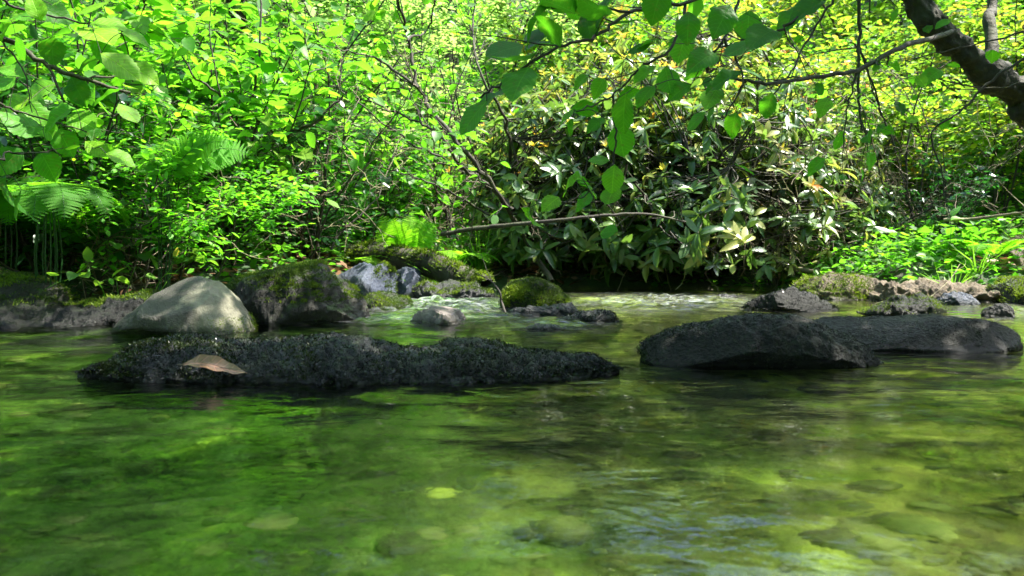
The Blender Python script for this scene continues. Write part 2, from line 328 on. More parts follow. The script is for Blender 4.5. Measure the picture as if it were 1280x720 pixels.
def water_mat():
    m, t = newmat('stream_water'); v = mapping(t, (1, 1, 1)); 
    n1 = noise(t, 9, 3, mapping(t, (.8, 1.15, 1)), .5, .8); n2 = noise(t, 34, 3, mapping(t, (.8, 1.1, 1)), .5, .3)
    rip = N_(t, 'ShaderNodeAttribute', attribute_name='tint')
    pt = ramp(t, [(.38, (.12, .12, .12)), (.65, (1, 1, 1))], noise(t, 1.6, 2, v)); n1 = math_(t, 'MULTIPLY', n1, pt); n2 = math_(t, 'MULTIPLY', n2, pt)
    b = bump(t, n2, .2, .012); b = bump(t, n1, .26, .03, b)
    fr = N_(t, 'ShaderNodeFresnel'); fr.inputs[0].default_value = 1.33; t.links.new(b, fr.inputs['Normal'])
    gl = N_(t, 'ShaderNodeBsdfGlossy'); gl.inputs['Roughness'].default_value = .03; t.links.new(b, gl.inputs['Normal'])
    rf = N_(t, 'ShaderNodeBsdfRefraction'); rf.inputs['IOR'].default_value = 1.33; rf.inputs['Roughness'].default_value = .035; rf.inputs[0].default_value = (.87, .94, .72, 1); t.links.new(b, rf.inputs['Normal'])
    tq = N_(t, 'ShaderNodeBsdfTransparent'); tq.inputs[0].default_value = (.87, .94, .72, 1)
    tp = N_(t, 'ShaderNodeMixShader'); tp.inputs[0].default_value = .35; t.links.new(rf.outputs[0], tp.inputs[1]); t.links.new(tq.outputs[0], tp.inputs[2])
    mx = N_(t, 'ShaderNodeMixShader'); t.links.new(fr.outputs[0], mx.inputs[0]); t.links.new(tp.outputs[0], mx.inputs[1]); t.links.new(gl.outputs[0], mx.inputs[2])
    # foam of the riffles
    fn = noise(t, 34, 6, mapping(t, (.5, 1.2, 1)), .8, 1.4)
    ff = math_(t, 'MULTIPLY', ramp(t, [(.47, (0, 0, 0)), (.62, (1, 1, 1))], fn), rip.outputs['Fac'], True)
    fd = N_(t, 'ShaderNodeBsdfDiffuse'); fd.inputs[0].default_value = (.75, .8, .82, 1)
    m2 = N_(t, 'ShaderNodeMixShader'); t.links.new(math_(t, 'MULTIPLY', ff, .32), m2.inputs[0]); t.links.new(mx.outputs[0], m2.inputs[1]); t.links.new(fd.outputs[0], m2.inputs[2])
    o = N_(t, 'ShaderNodeOutputMaterial'); t.links.new(m2.outputs[0], o.inputs[0]); return m
M['water'] = water_mat()

# ------------------------------------------------------------------ terrain and water
def shore(px, py): d = gd(py); return [(px-640)/F*d, d]
SHORE = [shore(-120, 392), shore(0, 388), shore(140, 386), shore(300, 382), shore(440, 371), shore(520, 366), shore(600, 364), shore(700, 362), shore(820, 361),
         shore(930, 363), shore(1010, 368), shore(1100, 371), shore(1280, 376), [3.4, 3.2], [3.3, 1.0], [3.0, -2], [3.6, -7], [4, -14], [-4, -14], [-2.6, -7], [-2.4, -2], [-2.3, .8], [-2.3, 1.8], [-2.6, 2.7]]
SH = np.array(SHORE)
def sdist(x, y):
    x = np.asarray(x, float); y = np.asarray(y, float)
    best = np.full(x.shape, 1e9); ins = np.zeros(x.shape, bool)
    for i in range(len(SH)):
        a, b = SH[i], SH[(i+1) % len(SH)]; ab = b-a
        t = np.clip(((x-a[0])*ab[0]+(y-a[1])*ab[1])/(ab@ab), 0, 1)
        best = np.minimum(best, np.hypot(x-a[0]-t*ab[0], y-a[1]-t*ab[1]))
        c = ((a[1] > y) != (b[1] > y)) & (x < (b[0]-a[0])*(y-a[1])/(b[1]-a[1]+1e-12)+a[0]); ins ^= c
    return np.where(ins, -best, best)
def ground(x, y):
    x = np.asarray(x, float); y = np.asarray(y, float); s = sdist(x, y)
    p = np.stack([x, y, x*0], -1)
    s = s+.12*fbm(p*1.7, 3)
    h = np.where(s < 0, -.035-.15*sm(-s, 0, 1.3), .11*sm(s, 0, .22)+.10*np.clip(s, 0, 2.2)+.48*np.clip(s-2.2, 0, 24)*sm(s, 1.5, 4))
    h = h+.05*sm(s, -.2, .3)*fbm(p*2.1+5, 4)+.35*sm(s, 1, 6)*fbm(p*.35+9, 3)+.012*fbm(p*9, 3)
    return np.where(s < 0, np.minimum(h, -.025), h)
def build_terrain():
    k = 360; u = np.linspace(-1, 1, k)
    X = 1.8*np.sinh(u*5.1); Y = 2.0+1.8*np.sinh(u*5.1)
    x, y = np.meshgrid(X, Y); z = ground(x, y)
    i = (np.arange(k-1)[:, None]*k+np.arange(k-1)[None]).ravel()
    return tag(mk('ground', np.stack([x, y, z], -1).reshape(-1, 3), [np.stack([i, i+1, i+k+1, i+k], -1)], M['ground'], True), kind='structure')
build_terrain()
# riffle areas: (px, py, half width in px, half height in px, strength)
RIF = [(560, 384, 110, 9, 1.), (830, 379, 115, 8, 1.), (470, 400, 80, 5, .7), (690, 404, 70, 6, .6), (1262, 392, 30, 8, .7), (620, 395, 90, 7, .5), (230, 412, 5, 3, .2), (840,440,20,5,.1)]
def build_water():
    nx, ny = 760, 620
    X = np.linspace(-4.6, 4.6, nx); t = np.linspace(0, 1, ny)
    Y = np.concatenate([np.linspace(-13.8, .1, 60, endpoint=False), .1+6.1*np.linspace(0, 1, ny-60)**1.45])
    x, y = np.meshgrid(X, Y)
    px = 640+F*x/np.maximum(y, .3); py = HOR+CAMH*F/np.maximum(y, .3)
    r = np.zeros_like(x)
    for a, b, c, d, s in RIF: r = np.maximum(r, s*np.exp(-((px-a)/c)**2*1.2-((py-b)/d)**2*.9)*(y > .3))
    q = np.stack([x, y, x*0], -1)
    z = .0045*fbm(q*np.array([1.8, 3.0, 1])+.5*fbm(q*1.3, 2)[..., None], 3)+.0015*fbm(q*np.array([6, 9, 1])+3, 2)
    z = z+r*(.036*np.abs(fbm(q*np.array([5, 13, 1])+8, 3))+.006*fbm(q*30, 2)); z[y < .2] *= .5
    i = (np.arange(len(Y)-1)[:, None]*nx+np.arange(nx-1)[None]).ravel()
    tag(mk('stream_water', np.stack([x, y, z], -1).reshape(-1, 3), [np.stack([i, i+1, i+nx+1, i+nx], -1)], M['water'], True, r.ravel()), kind='structure')
build_water()

# ------------------------------------------------------------------ rocks
def moss_on(V, Nn, g, n, size, name, mat, parent, thr=.25, tint=(.2, .9), zmin=.004, patch=1., clip=None, seed=0, bend=.9, cover=0.):
    """short moss shoots on the up-facing vertices V with normals Nn"""
    k = fbm(V*7+seed, 3)
    wgt = sm(Nn[:, 2]+.25*k*patch, thr, thr+.3)*(V[:, 2] > zmin)*np.clip(.35+k*patch+.5+cover, 0, 1)
    if clip is not None: wgt = wgt*clip(V)
    if wgt.sum() <= 0: return
    idx = g.choice(len(V), n, p=wgt/wgt.sum()); P = V[idx]+g.normal(0, .006, (n, 3))*np.array([1, 1, .15])-Nn[idx]*.002
    D = nrm(Nn[idx]*bend+g.normal(0, .55, (n, 3))+np.array([0, 0, .35])); Nr = nrm(g.normal(0, 1, (n, 3)))
    kk = fbm(P*11+3+seed, 3)
    T = np.clip(tint[0]+(tint[1]-tint[0])*(.5+kk*.7)+g.normal(0, .12, n), 0, 1)
    L = Leaves(); L.add(P, D, Nr, size*g.uniform(.5, 1.5, n)*(1+.3*kk), T)
    tri = (np.array([[0, -.16, 0], [0, .16, 0], [.6, .12, .05], [1, 0, 0.1], [.6, -.12, .05]], float), [np.array([[0, 1, 2, 3, 4]])])
    return L.build(name, tri, mat, parent, .3)
def rock(name, label, prof, base, depth, mat, cat='rock', ridge=.5, box=2.3, amp=.05, fr=3., seed=0, nu=200, nv=110, moss=None, bottom=.22, strata=0, lift=0., grit=.0015, facets=0):
    g = np.random.default_rng(seed+100); prof = np.array(prof, float); d0 = gd(base) if base < 5000 else base-5000
    dr = d0+depth*ridge; sc = dr/F
    X = (prof[:, 0]-640)*sc; Z = CAMH+(HOR-prof[:, 1])*sc; W = X[-1]-X[0]; xc = (X[0]+X[-1])/2
    u = (1-np.cos(np.linspace(0, math.pi, nu)))/2; x = X[0]+u*W
    H = np.maximum(np.interp(x, X, Z), .002)
    ker = np.array([1, 2, 3, 2, 1])/9; H = np.convolve(np.pad(H, 2, 'edge'), ker, 'valid')
    e = np.maximum(1-np.abs(2*u-1)**2.6, 0)**(1/2.6); D = depth/2*e; B = bottom*.4*e**.7
    H = H*np.minimum(1, e*3)
    th = np.linspace(0, 2*math.pi, nv, endpoint=False); c, s = np.cos(th), np.sin(th)
    sp = lambda a: np.sign(a)*np.abs(a)**(2/box)
    y = D[:, None]*sp(c)[None]+(ridge-.5)*depth*np.maximum(s, 0)[None]*e[:, None]
    z = np.where(s[None] > 0, H[:, None]*sp(s)[None], B[:, None]*sp(s)[None])+0*y
    xx = x[:, None]+0*y
    P = np.stack([xx, y+d0+depth/2, z], -1)
    def normals(P):
        du = np.gradient(P, axis=0); dv = (np.roll(P, -1, 1)-np.roll(P, 1, 1)); n = nrm(np.cross(du, dv)); return n
    n = normals(P); ctr = np.array([xc, d0+depth/2, 0]); 
    if (n*(P-ctr)).sum() < 0: n = -n
    q = P*fr+seed*3.1
    sz = amp*min(W, depth, 1)*2
    f = fbm(q, 3)*.6-np.abs(fbm(q*1.3+7, 2))*.5+.18*fbm(q*4, 3)+.07*fbm(q*14, 3)
    if strata: f = f+strata*vnoise(P*np.array([3, 3, 38.])+vnoise(P*6)[..., None]*.8)
    P = P+n*(f*sz*np.minimum(1, e*2)[:, None]+grit*fbm(P*130, 3)+grit*2.2*fbm(P*45+5, 2))[..., None]
    if facets:
        half = np.array([W/2, depth/2, H.max()]); g2 = np.random.default_rng(seed+7)
        for k in range(facets):
            fn = nrm(g2.normal(0, 1, 3)*[1, 1, .9]+[0, -.25, .25]); q_ = (P-ctr)/half; sup = (q_@fn).max(); dd = sup*g2.uniform(.68, .9)
            P = P-(np.maximum(q_@fn-dd, 0)*.93)[..., None]*fn*half*min(1, 1)
        P = P+n*(grit*.8*fbm(P*130+9, 2))[..., None]
    n = normals(P)
    if (n*(P-ctr)).sum() < 0: n = -n
    org = np.array([xc, d0+depth/2, 0.])
    V = (P-org).reshape(-1, 3)
    i = (np.arange(nu-1)[:, None]*nv+np.arange(nv)[None]); j = (np.arange(nu-1)[:, None]*nv+(np.arange(nv)[None]+1) % nv)
    Q = np.stack([i, j, j+nv, i+nv], -1).reshape(-1, 4)
    o = mk(name, V, [Q[:, ::-1]], mat, True); o.location = org+np.array([0, 0, lift]); tag(o, label, cat)
    if moss: 
        kw = dict(moss); cnt = kw.pop('n'); size = kw.pop('size'); mm = kw.pop('mat', M['moss'])
        moss_on(V, n.reshape(-1, 3), g, cnt, size, 'moss', mm, o, seed=seed, **kw)
    return o

rock('flat_rock', 'broad low rock covered in wet black moss, carrying a dead brown leaf, nearest the camera',
     [(128, 472), (150, 455), (185, 430), (230, 422), (300, 429), (345, 431), (400, 424), (450, 428), (500, 440), (560, 436), (600, 434), (660, 440), (710, 443), (748, 446), (762, 456), (766, 470)],
     479, .34, M['r_wet'], ridge=.66, box=2.6, amp=.016, fr=7, seed=1, nu=560, nv=300, grit=.004, bottom=.2,
     moss=dict(n=150000, size=.0042, mat=M['darkmoss'], thr=-.9, cover=.5, zmin=.006, tint=(.05, .95)))
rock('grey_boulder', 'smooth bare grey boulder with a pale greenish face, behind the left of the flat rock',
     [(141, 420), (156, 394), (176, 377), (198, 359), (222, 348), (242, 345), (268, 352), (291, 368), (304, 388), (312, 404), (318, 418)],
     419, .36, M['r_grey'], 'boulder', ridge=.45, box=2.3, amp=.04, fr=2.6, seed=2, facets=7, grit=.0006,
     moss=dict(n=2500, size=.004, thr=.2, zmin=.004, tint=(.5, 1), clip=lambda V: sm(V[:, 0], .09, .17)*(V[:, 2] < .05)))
rock('mossy_boulder', 'dark boulder with a moss-furred top and lichen edge, right of the smooth grey boulder',
     [(282, 400), (285, 370), (292, 352), (315, 340), (345, 332), (378, 329), (406, 336), (428, 347), (443, 362), (453, 382), (460, 404)],
     408, .44, M['r_moss'], 'boulder', ridge=.55, box=2.8, amp=.05, fr=4, seed=3, facets=3, grit=0.003, bottom=.2,
     moss=dict(n=30000, size=.008, thr=.55, zmin=.08, tint=(.0, .8)))
rock('slate_rock', 'large blue-grey angular rock beside the mossy boulder, at the left shore',
     [(396, 372), (400, 336), (418, 326), (455, 324), (478, 327), (490, 338), (498, 356), (500, 372)], 374, .5, M['r_blue'], ridge=.35, box=3.2, amp=.09, fr=2.6, seed=4, facets=9,
     moss=dict(n=5000, size=.010, thr=.3, zmin=.02, clip=lambda V: sm(V[:, 0], .08, .16)))
rock('slate_rock', 'small blue-grey rock tucked against the right end of the large slate rock',
     [(486, 368), (490, 340), (505, 333), (521, 336), (528, 352), (530, 368)], 370, .3, M['r_blue'], ridge=.4, box=3, amp=.08, fr=3.4, seed=5, facets=8)
rock('shelf_rock', 'low layered shelf rock with a thin moss cap, right of the small slate rock',
     [(505, 374), (518, 360), (540, 355), (575, 353), (600, 353), (612, 360), (618, 372)], 375, .4, M['r_wet'], ridge=.5, box=3, amp=.06, fr=4, seed=6, grit=0.003, strata=.3,
     moss=dict(n=7000, size=.010, thr=.5, zmin=.03, tint=(.4, 1)))
rock('low_rock', 'low green moss-covered rock below the two slate rocks',
     [(442, 388), (455, 374), (480, 368), (505, 374), (528, 386)], 389, .28, M['r_moss'], ridge=.5, amp=.05, fr=6, seed=7, moss=dict(n=12000, size=.008, thr=.0, tint=(.35, 1)))
rock('pale_rock', 'small rock with a pale pinkish top standing in the riffle',
     [(514, 405), (524, 393), (540, 385), (560, 383), (578, 390), (594, 404)], 406, .22, M['r_pink'], ridge=.55, box=2.6, amp=.08, fr=6, seed=8, facets=7)
rock('round_mossy_rock', 'rounded moss-covered rock in midstream, with a dark log-like slab before it',
     [(626, 388), (629, 366), (640, 352), (658, 347), (680, 349), (698, 359), (708, 372), (714, 388)], 390, .3, M['r_moss'], 'boulder', ridge=.5, box=2.5, amp=.04, fr=5, seed=9,
     moss=dict(n=26000, size=.009, thr=.1, zmin=.02, tint=(.15, .95)))
rock('slab_rock', 'narrow dark wet slab lying against the front of the round mossy rock',
     [(630, 394), (640, 382), (670, 380), (700, 377), (714, 377), (722, 384), (730, 394)], 396, .12, M['r_wet'], ridge=.5, amp=.05, fr=6, seed=10, grit=0.003)
rock('low_rock', 'low black glistening rock right of the round mossy rock',
     [(694, 402), (712, 394), (740, 390), (768, 391), (778, 400)], 403, .14, M['r_wet'], amp=.06, fr=9, seed=11, grit=0.003, moss=dict(n=3500, size=.006, mat=M['darkmoss'], thr=0))
rock('low_rock', 'barely emerging small rock between the flat rock and the round mossy rock',
     [(650, 411), (668, 404), (690, 403), (706, 410)], 412, .09, M['r_wet'], amp=.06, fr=9, seed=12)
rock('low_rock', 'wet bluish hump just behind the middle of the flat rock',
     [(538, 434), (556, 424), (590, 421), (622, 426), (640, 436)], 436, .14, M['r_wet'], amp=.06, fr=9, seed=13, moss=dict(n=2500, size=.005, mat=M['darkmoss'], thr=.1))
rock('dark_rock', 'black gravelly rock with a peaked top, nearer of the two long dark rocks at right',
     [(800, 452), (806, 428), (830, 414), (862, 404), (900, 396), (940, 392), (980, 393), (1010, 400), (1030, 410), (1050, 415), (1075, 432), (1092, 452)],
     459, .26, M['r_dark'], ridge=.6, box=2.2, amp=.014, fr=5, seed=14, facets=4, nu=380, nv=220, grit=.0018, moss=dict(n=30000, size=.003, mat=M['darkmoss'], thr=-.3, zmin=.01, tint=(0, .7)))
rock('dark_rock', 'long black flat-topped rock behind and right of the peaked dark rock',
     [(980, 430), (1000, 406), (1040, 399), (1100, 398), (1160, 396), (1215, 395), (1240, 402), (1256, 412), (1262, 434)],
     440, .3, M['r_dark'], ridge=.55, box=3.2, amp=.016, fr=5, seed=15, facets=10, nu=380, nv=220, grit=.0018, moss=dict(n=26000, size=.003, mat=M['darkmoss'], thr=-.3, zmin=.01, tint=(0, .8)))
rock('low_rock', 'jagged low dark rock in the water before the right bank, left of two',
     [(920, 388), (930, 374), (955, 364), (985, 361), (1005, 370), (1030, 380), (1062, 387)], 390, .24, M['r_dark'], ridge=.5, amp=.09, fr=6, seed=16, facets=8, moss=dict(n=3000, size=.007, mat=M['darkmoss'], thr=.2))
rock('mossy_mound_rock', 'moss and litter covered hump at the waterline below the rhododendrons',
     [(985, 374), (1000, 354), (1030, 346), (1060, 343), (1085, 352), (1100, 372)], 376, .4, M['r_brown'], ridge=.5, amp=.07, fr=5, seed=17, moss=dict(n=11000, size=.010, thr=.1, tint=(.5, 1)))
rock('low_rock', 'low dark rock with a twig across it, right of two before the bank',
     [(1072, 392), (1095, 382), (1130, 373), (1160, 366), (1180, 374), (1187, 392)], 394, .26, M['r_dark'], ridge=.55, amp=.08, fr=6, seed=18, facets=8, moss=dict(n=3500, size=.007, thr=.2))
rock('small_rock', 'very small black rock at the right edge of the frame',
     [(1234, 398), (1242, 384), (1256, 378), (1268, 384), (1272, 398)], 399, .12, M['r_dark'], amp=.09, fr=9, seed=19, facets=6)
rock('bank_rock', 'moss-topped rock on the right bank at the edge of the frame',
     [(1225, 380), (1240, 356), (1270, 342), (1310, 340), (1340, 356), (1350, 380)], 381, .5, M['r_moss'], ridge=.5, amp=.06, fr=4, seed=20, facets=6, moss=dict(n=9000, size=.010, thr=.1, tint=(.5, 1)))
rock('bank_boulder', 'big brown earthy boulder high on the right bank',
     [(1180, 362), (1200, 320), (1225, 290), (1255, 272), (1300, 262), (1380, 280), (1420, 362)], 370, .8, M['r_brown'], 'boulder', ridge=.5, box=2.6, amp=.08, fr=2.6, seed=21, facets=8, grit=0.005, moss=dict(n=7000, size=.012, thr=.5, tint=(.3, 1)))
rock('gravel_shelf', 'flat reddish-grey stony shelf between the mossy hump and the right bank rock',
     [(1080, 378), (1100, 352), (1140, 350), (1190, 352), (1230, 362), (1240, 378)], 379, .5, M['r_brown'], ridge=.5, box=3, amp=.04, fr=9, seed=22, grit=0.004, strata=.4)
rock('small_rock', 'pale bluish wet stone at the foot of the right bank rock',
     [(1168, 379), (1180, 368), (1205, 365), (1222, 379)], 381, .14, M['r_blue'], amp=.08, fr=9, seed=23, facets=6)
rock('bank_rock', 'long low wet rock shelf with moss along its top, on the left shore',
     [(-260, 420), (-200, 380), (-60, 372), (0, 368), (50, 370), (110, 374), (160, 368), (195, 362), (212, 372), (222, 398)], 412, .75, M['r_dark'], ridge=.75, box=2.2, amp=.03, fr=5, seed=24, nu=500, nv=260, strata=.45, grit=.004,
     moss=dict(n=26000, size=.010, thr=.35, zmin=.05, tint=(.2, .95), clip=lambda V: sm(V[:, 1], -.05, .12)))
rock('mossy_log', 'rounded golden-green mossy log end above the left shore shelf',
     [(-140, 380), (-120, 352), (-60, 346), (0, 345), (40, 348), (66, 356), (84, 370)], 398, .3, M['r_moss'], 'log', ridge=.5, box=2.2, amp=.02, fr=4, seed=25, lift=.02, moss=dict(n=24000, size=.008, thr=.2, tint=(.5, 1)))
rock('mossy_log', 'mossy fallen log on the bank behind the slate rocks',
     [(440, 352), (452, 334), (480, 329), (520, 334), (550, 342), (578, 352), (590, 362)], 366, .3, M['r_moss'], 'log', ridge=.5, amp=.05, fr=5, seed=26, moss=dict(n=14000, size=.012, thr=.2, tint=(.55, 1)), lift=.06)
rock('small_rock', 'flat pale stone half under water left of the jagged dark rock', [(895, 373), (905, 367), (918, 366), (925, 372)], 374, .12, M['r_wet'], amp=.06, fr=9, seed=27)

# pebbles and cobbles on the bed
def build_pebbles():
    g = np.random.default_rng(5); n = 1500
    y = .35+g.uniform(0, 1, n)**1.3*4.6; x = g.uniform(-1, 1, n)*(.35+.68*y); s = sdist(x, y); k = s < -.1; x, y = x[k], y[k]; n = len(x)
    z = ground(x, y); r = np.minimum(g.lognormal(-4.2, .45, n), .03)
    import bmesh
    bm = bmesh.new(); bmesh.ops.create_icosphere(bm, subdivisions=2, radius=1); tv = np.array([v.co[:] for v in bm.verts]); tf = np.array([[v.index for v in f.verts] for f in bm.faces]); bm.free()
    a = g.uniform(0, 6.28, n); sc = np.stack([r*g.uniform(.8, 1.6, n), r*g.uniform(.7, 1.2, n), r*g.uniform(.2, .45, n)], -1)
    V = tv[None]*sc[:, None]; V = V*(1+.18*fbm(tv[None]*1.4+g.uniform(0, 90, (n, 1, 3)), 2))[..., None]
    c, s_ = np.cos(a)[:, None], np.sin(a)[:, None]
    V = np.stack([V[..., 0]*c-V[..., 1]*s_, V[..., 0]*s_+V[..., 1]*c, V[..., 2]], -1)+np.stack([x, y, np.minimum(z, -.03-sc[:, 2])+sc[:, 2]*.4], -1)[:, None]
    m, t = newmat('bed_pebbles'); at_ = N_(t, 'ShaderNodeAttribute', attribute_name='tint'); nz = noise(t, 30, 4, mapping(t, (1, 1, 1)))
    col = ramp(t, [(0, (.012, .016, .006)), (.4, (.05, .06, .02)), (.7, (.10, .14, .03)), (.9, (.2, .22, .08)), (1, (.4, .5, .06))], at_.outputs['Fac'])
    col = mixc(t, nz, mixc(t, 1., col, (.4, .45, .35), 'MULTIPLY'), col)
    p = N_(t, 'ShaderNodeBsdfPrincipled'); p.inputs['Roughness'].default_value = .7; t.links.new(col, p.inputs['Base Color']); o = N_(t, 'ShaderNodeOutputMaterial'); t.links.new(p.outputs[0], o.inputs[0])
    F_ = (tf[None]+(np.arange(n)*len(tv))[:, None, None]).reshape(-1, 3)
    tag(mk('pebbles', V.reshape(-1, 3), [F_], m, True, np.repeat(g.beta(1.5, 1.6, n), len(tv))), 'olive and brown pebbles lying on the bed of the clear stream', 'pebbles', kind='stuff')
build_pebbles()

# ------------------------------------------------------------------ plants
UP = np.array([0, 0, 1.])
def twig_leaves(Lv, g, pts, spacing, size, tint, upn=1., droop=.15, jit=.35, start=.15, ang=.85, tv=.15):
    seg = np.linalg.norm(np.diff(pts, axis=0), axis=1); cum = np.concatenate([[0], np.cumsum(seg)]); tot = cum[-1]
    n = max(2, int(tot*(1-start)/spacing)); s = np.linspace(start*tot, tot, n)
    P = np.stack([np.interp(s, cum, pts[:, i]) for i in range(3)], -1)
    T = nrm(np.stack([np.interp(np.minimum(s, tot*.999), cum[1:], np.diff(pts, axis=0)[:, i]/seg) for i in range(3)], -1))
    side = nrm(np.cross(T, UP)+1e-4)*np.where(np.arange(n) % 2, 1, -1)[:, None]
    side[-1] *= .1
    D = nrm(T*(1-ang*.4)+side*ang+g.normal(0, jit*.6, (n, 3))-UP*droop)
    Nn = nrm(UP*upn+g.normal(0, jit, (n, 3)))
    Lv.add(P, D, Nn, size*g.uniform(.65, 1.2, n), np.clip(tint+g.normal(0, tv, n), 0, 1))

def shrub(name, label, cat, loc, g, h=2., stems=5, spread=.8, lsize=.08, spacing=.045, twigs=9, tlen=.45, mat='green', bark='bark', tpl=L_SMALL, tint=.5, rad=.012, lean=(0, 0), droop=.15, up=.06, sub=3, group=None, first=.2, wander=.12, jit=.35, tv=.15):
    root = empty(name, loc); tag(root, label, cat, group)
    tb = Tubes(); Lv = Leaves()
    for i in range(stems):
        a = g.uniform(0, 6.28); sp = spread*g.uniform(.3, 1)
        p0 = np.array([math.cos(a)*.06*stems**.5, math.sin(a)*.06*stems**.5, -.05])
        L = h*g.uniform(.7, 1.1); ns = 10
        pts = grow(g, p0, [math.cos(a)*sp+lean[0], math.sin(a)*sp+lean[1], 1], L, ns, wander, up*.3)
        tb.add(pts, rad*np.linspace(1, .25, ns+1)*g.uniform(.7, 1.2), 6, g.uniform(.2, .8))
        for k in range(twigs):
            t = g.uniform(first, 1); j = min(int(t*ns), ns-1); p = pts[j]+(pts[j+1]-pts[j])*(t*ns-j)
            b = g.uniform(0, 6.28); d = nrm(np.array([math.cos(b), math.sin(b), g.uniform(-.1, .6)])+.3*nrm(pts[j+1]-pts[j]))
            tl = tlen*g.uniform(.6, 1.3)*(1.15-.5*t); tp = grow(g, p, d, tl, 6, .16, -.03)
            tb.add(tp, rad*.32*np.linspace(1, .3, 7), 4, .5); ct = tint+g.normal(0, .12)
            twig_leaves(Lv, g, tp, spacing, lsize, ct, droop=droop, jit=jit, tv=tv)
            for q in range(sub):
                jj = g.integers(1, 5); side = nrm(np.cross(tp[jj+1]-tp[jj], UP))*(1 if q % 2 else -1)
                d2 = nrm(nrm(tp[jj+1]-tp[jj])*.6+side*.8+g.normal(0, .25, 3)); t2 = grow(g, tp[jj], d2, tl*.5*g.uniform(.6, 1.2), 4, .15, -.03)
                tb.add(t2, rad*.2*np.linspace(1, .4, 5), 3, .5); twig_leaves(Lv, g, t2, spacing, lsize*.95, ct, droop=droop, jit=jit, tv=tv)
    a = tb.build('stems', M[bark], root); b = Lv.build('foliage', tpl, M[mat], root)
    return root, [a, b]

def rhodo(name, label, loc, g, h=1.6, wd=1.1, stems=16, tips=330, lsize=.13, shoots=.12, group=None, lowroots=18, dome=1.0, tint=.5):
    root = empty(name, loc); tag(root, label, 'shrub', group)
    tb = Tubes(); Lv = Leaves(); Sh = Leaves()
    ends = []
    for i in range(stems):
        a = g.uniform(0, 6.28); r = g.uniform(.2, 1)
        pts = grow(g, [math.cos(a)*.15, math.sin(a)*.15, -.05], [math.cos(a)*r*wd*.8, math.sin(a)*r*wd*.8, h*.75*g.uniform(.5, 1.1)], h*g.uniform(.6, .95), 8, .2, .02)
        tb.add(pts, .016*np.linspace(1, .45, 9), 6, g.uniform(0, 1)); ends.append(pts)
    for k in range(tips):
        # tips spread over and inside a dome; each is joined to the nearest stem
        a = g.uniform(0, 6.28); el = math.asin(g.uniform(-.12, 1)); rr = g.uniform(.45, 1.05)**.5
        q = np.array([math.cos(a)*math.cos(el)*wd*rr, math.sin(a)*math.cos(el)*wd*rr, h*.08+math.sin(el)*h*.92*rr])
        q = q*(1+.22*vnoise(q*1.9+loc[0])); q[2] = max(q[2], .07)
        st = ends[g.integers(stems)]
        for c in range(3):
            s2 = ends[g.integers(stems)]
            if np.linalg.norm(s2[4:]-q, axis=1).min() < np.linalg.norm(st[4:]-q, axis=1).min(): st = s2
        j = np.linalg.norm(st[3:]-q, axis=1).argmin()+3; p = st[j]
        mid = (p+q)/2+g.normal(0, .05, 3)-np.array([0, 0, .06]); tp = spline([p, mid, q], 4); tb.add(tp, .006*np.linspace(1, .6, len(tp)), 4, g.uniform(0, 1))
        ax = nrm(nrm(tp[-1]-tp[-2])*.5+nrm(q*np.array([1, 1, .6])+np.array([0, 0, .3]))*.6+UP*.4+g.normal(0, .2, 3))
        nl = g.integers(4, 11); e1 = nrm(np.cross(ax, [.3, .9, .2])); e2 = np.cross(ax, e1); ph = g.uniform(0, 6.28)+np.arange(nl)*2.4
        rad_ = e1*np.cos(ph)[:, None]+e2*np.sin(ph)[:, None]; dr = g.uniform(-.2, .7)
        lean_ = g.normal(0, .35, 3); D = nrm(rad_+lean_+ax*(.35-dr*.7)+g.normal(0, .26, (nl, 3))-UP*.12); Nn = nrm(ax-rad_*(.35-dr*.5)+g.normal(0, .2, (nl, 3)))
        Lv.add(q-ax*np.linspace(0, .03, nl)[:, None], D, Nn, lsize*g.uniform(.65, 1.05)*g.uniform(.55, 1.15, nl), np.clip(tint+g.normal(0, .27)+g.normal(0, .1, nl), 0, 1))
        if g.random() < shoots and q[2] > h*.3:
            n2 = g.integers(5, 9); ph = np.arange(n2)*2.4; rad_ = e1*np.cos(ph)[:, None]+e2*np.sin(ph)[:, None]
            Sh.add(np.repeat(q[None], n2, 0)+ax*.01, nrm(rad_*.7+ax+g.normal(0, .2, (n2, 3))), nrm(ax-rad_), lsize*.5*g.uniform(.5, 1.1, n2), np.clip(g.uniform(.2, .9)+g.normal(0, .12, n2), 0, 1))
    rt = Tubes()
    for k in range(lowroots):
        a = g.uniform(math.pi, 2*math.pi); r = wd*g.uniform(.5, 1.0)
        p = np.array([math.cos(a)*r, math.sin(a)*r*.8, g.uniform(.15, .5)]); tp = grow(g, p, [g.normal(0, .8), -.4, -.8], g.uniform(.2, .55), 8, .35, -.03)
        rt.add(tp, .0055*np.linspace(1, .5, 9), 4, g.uniform(0, 1))
    a = [tb.build('stems', M['bark'], root), Lv.build('foliage', L_RHODO, M['rhodo'], root, smooth=True)]
    if Sh.P: a.append(Sh.build('young_leaves', L_LONG, M['shoot'], root))
    if lowroots: a.append(rt.build('twig_tangle', M['twig'], root))
    return root, a

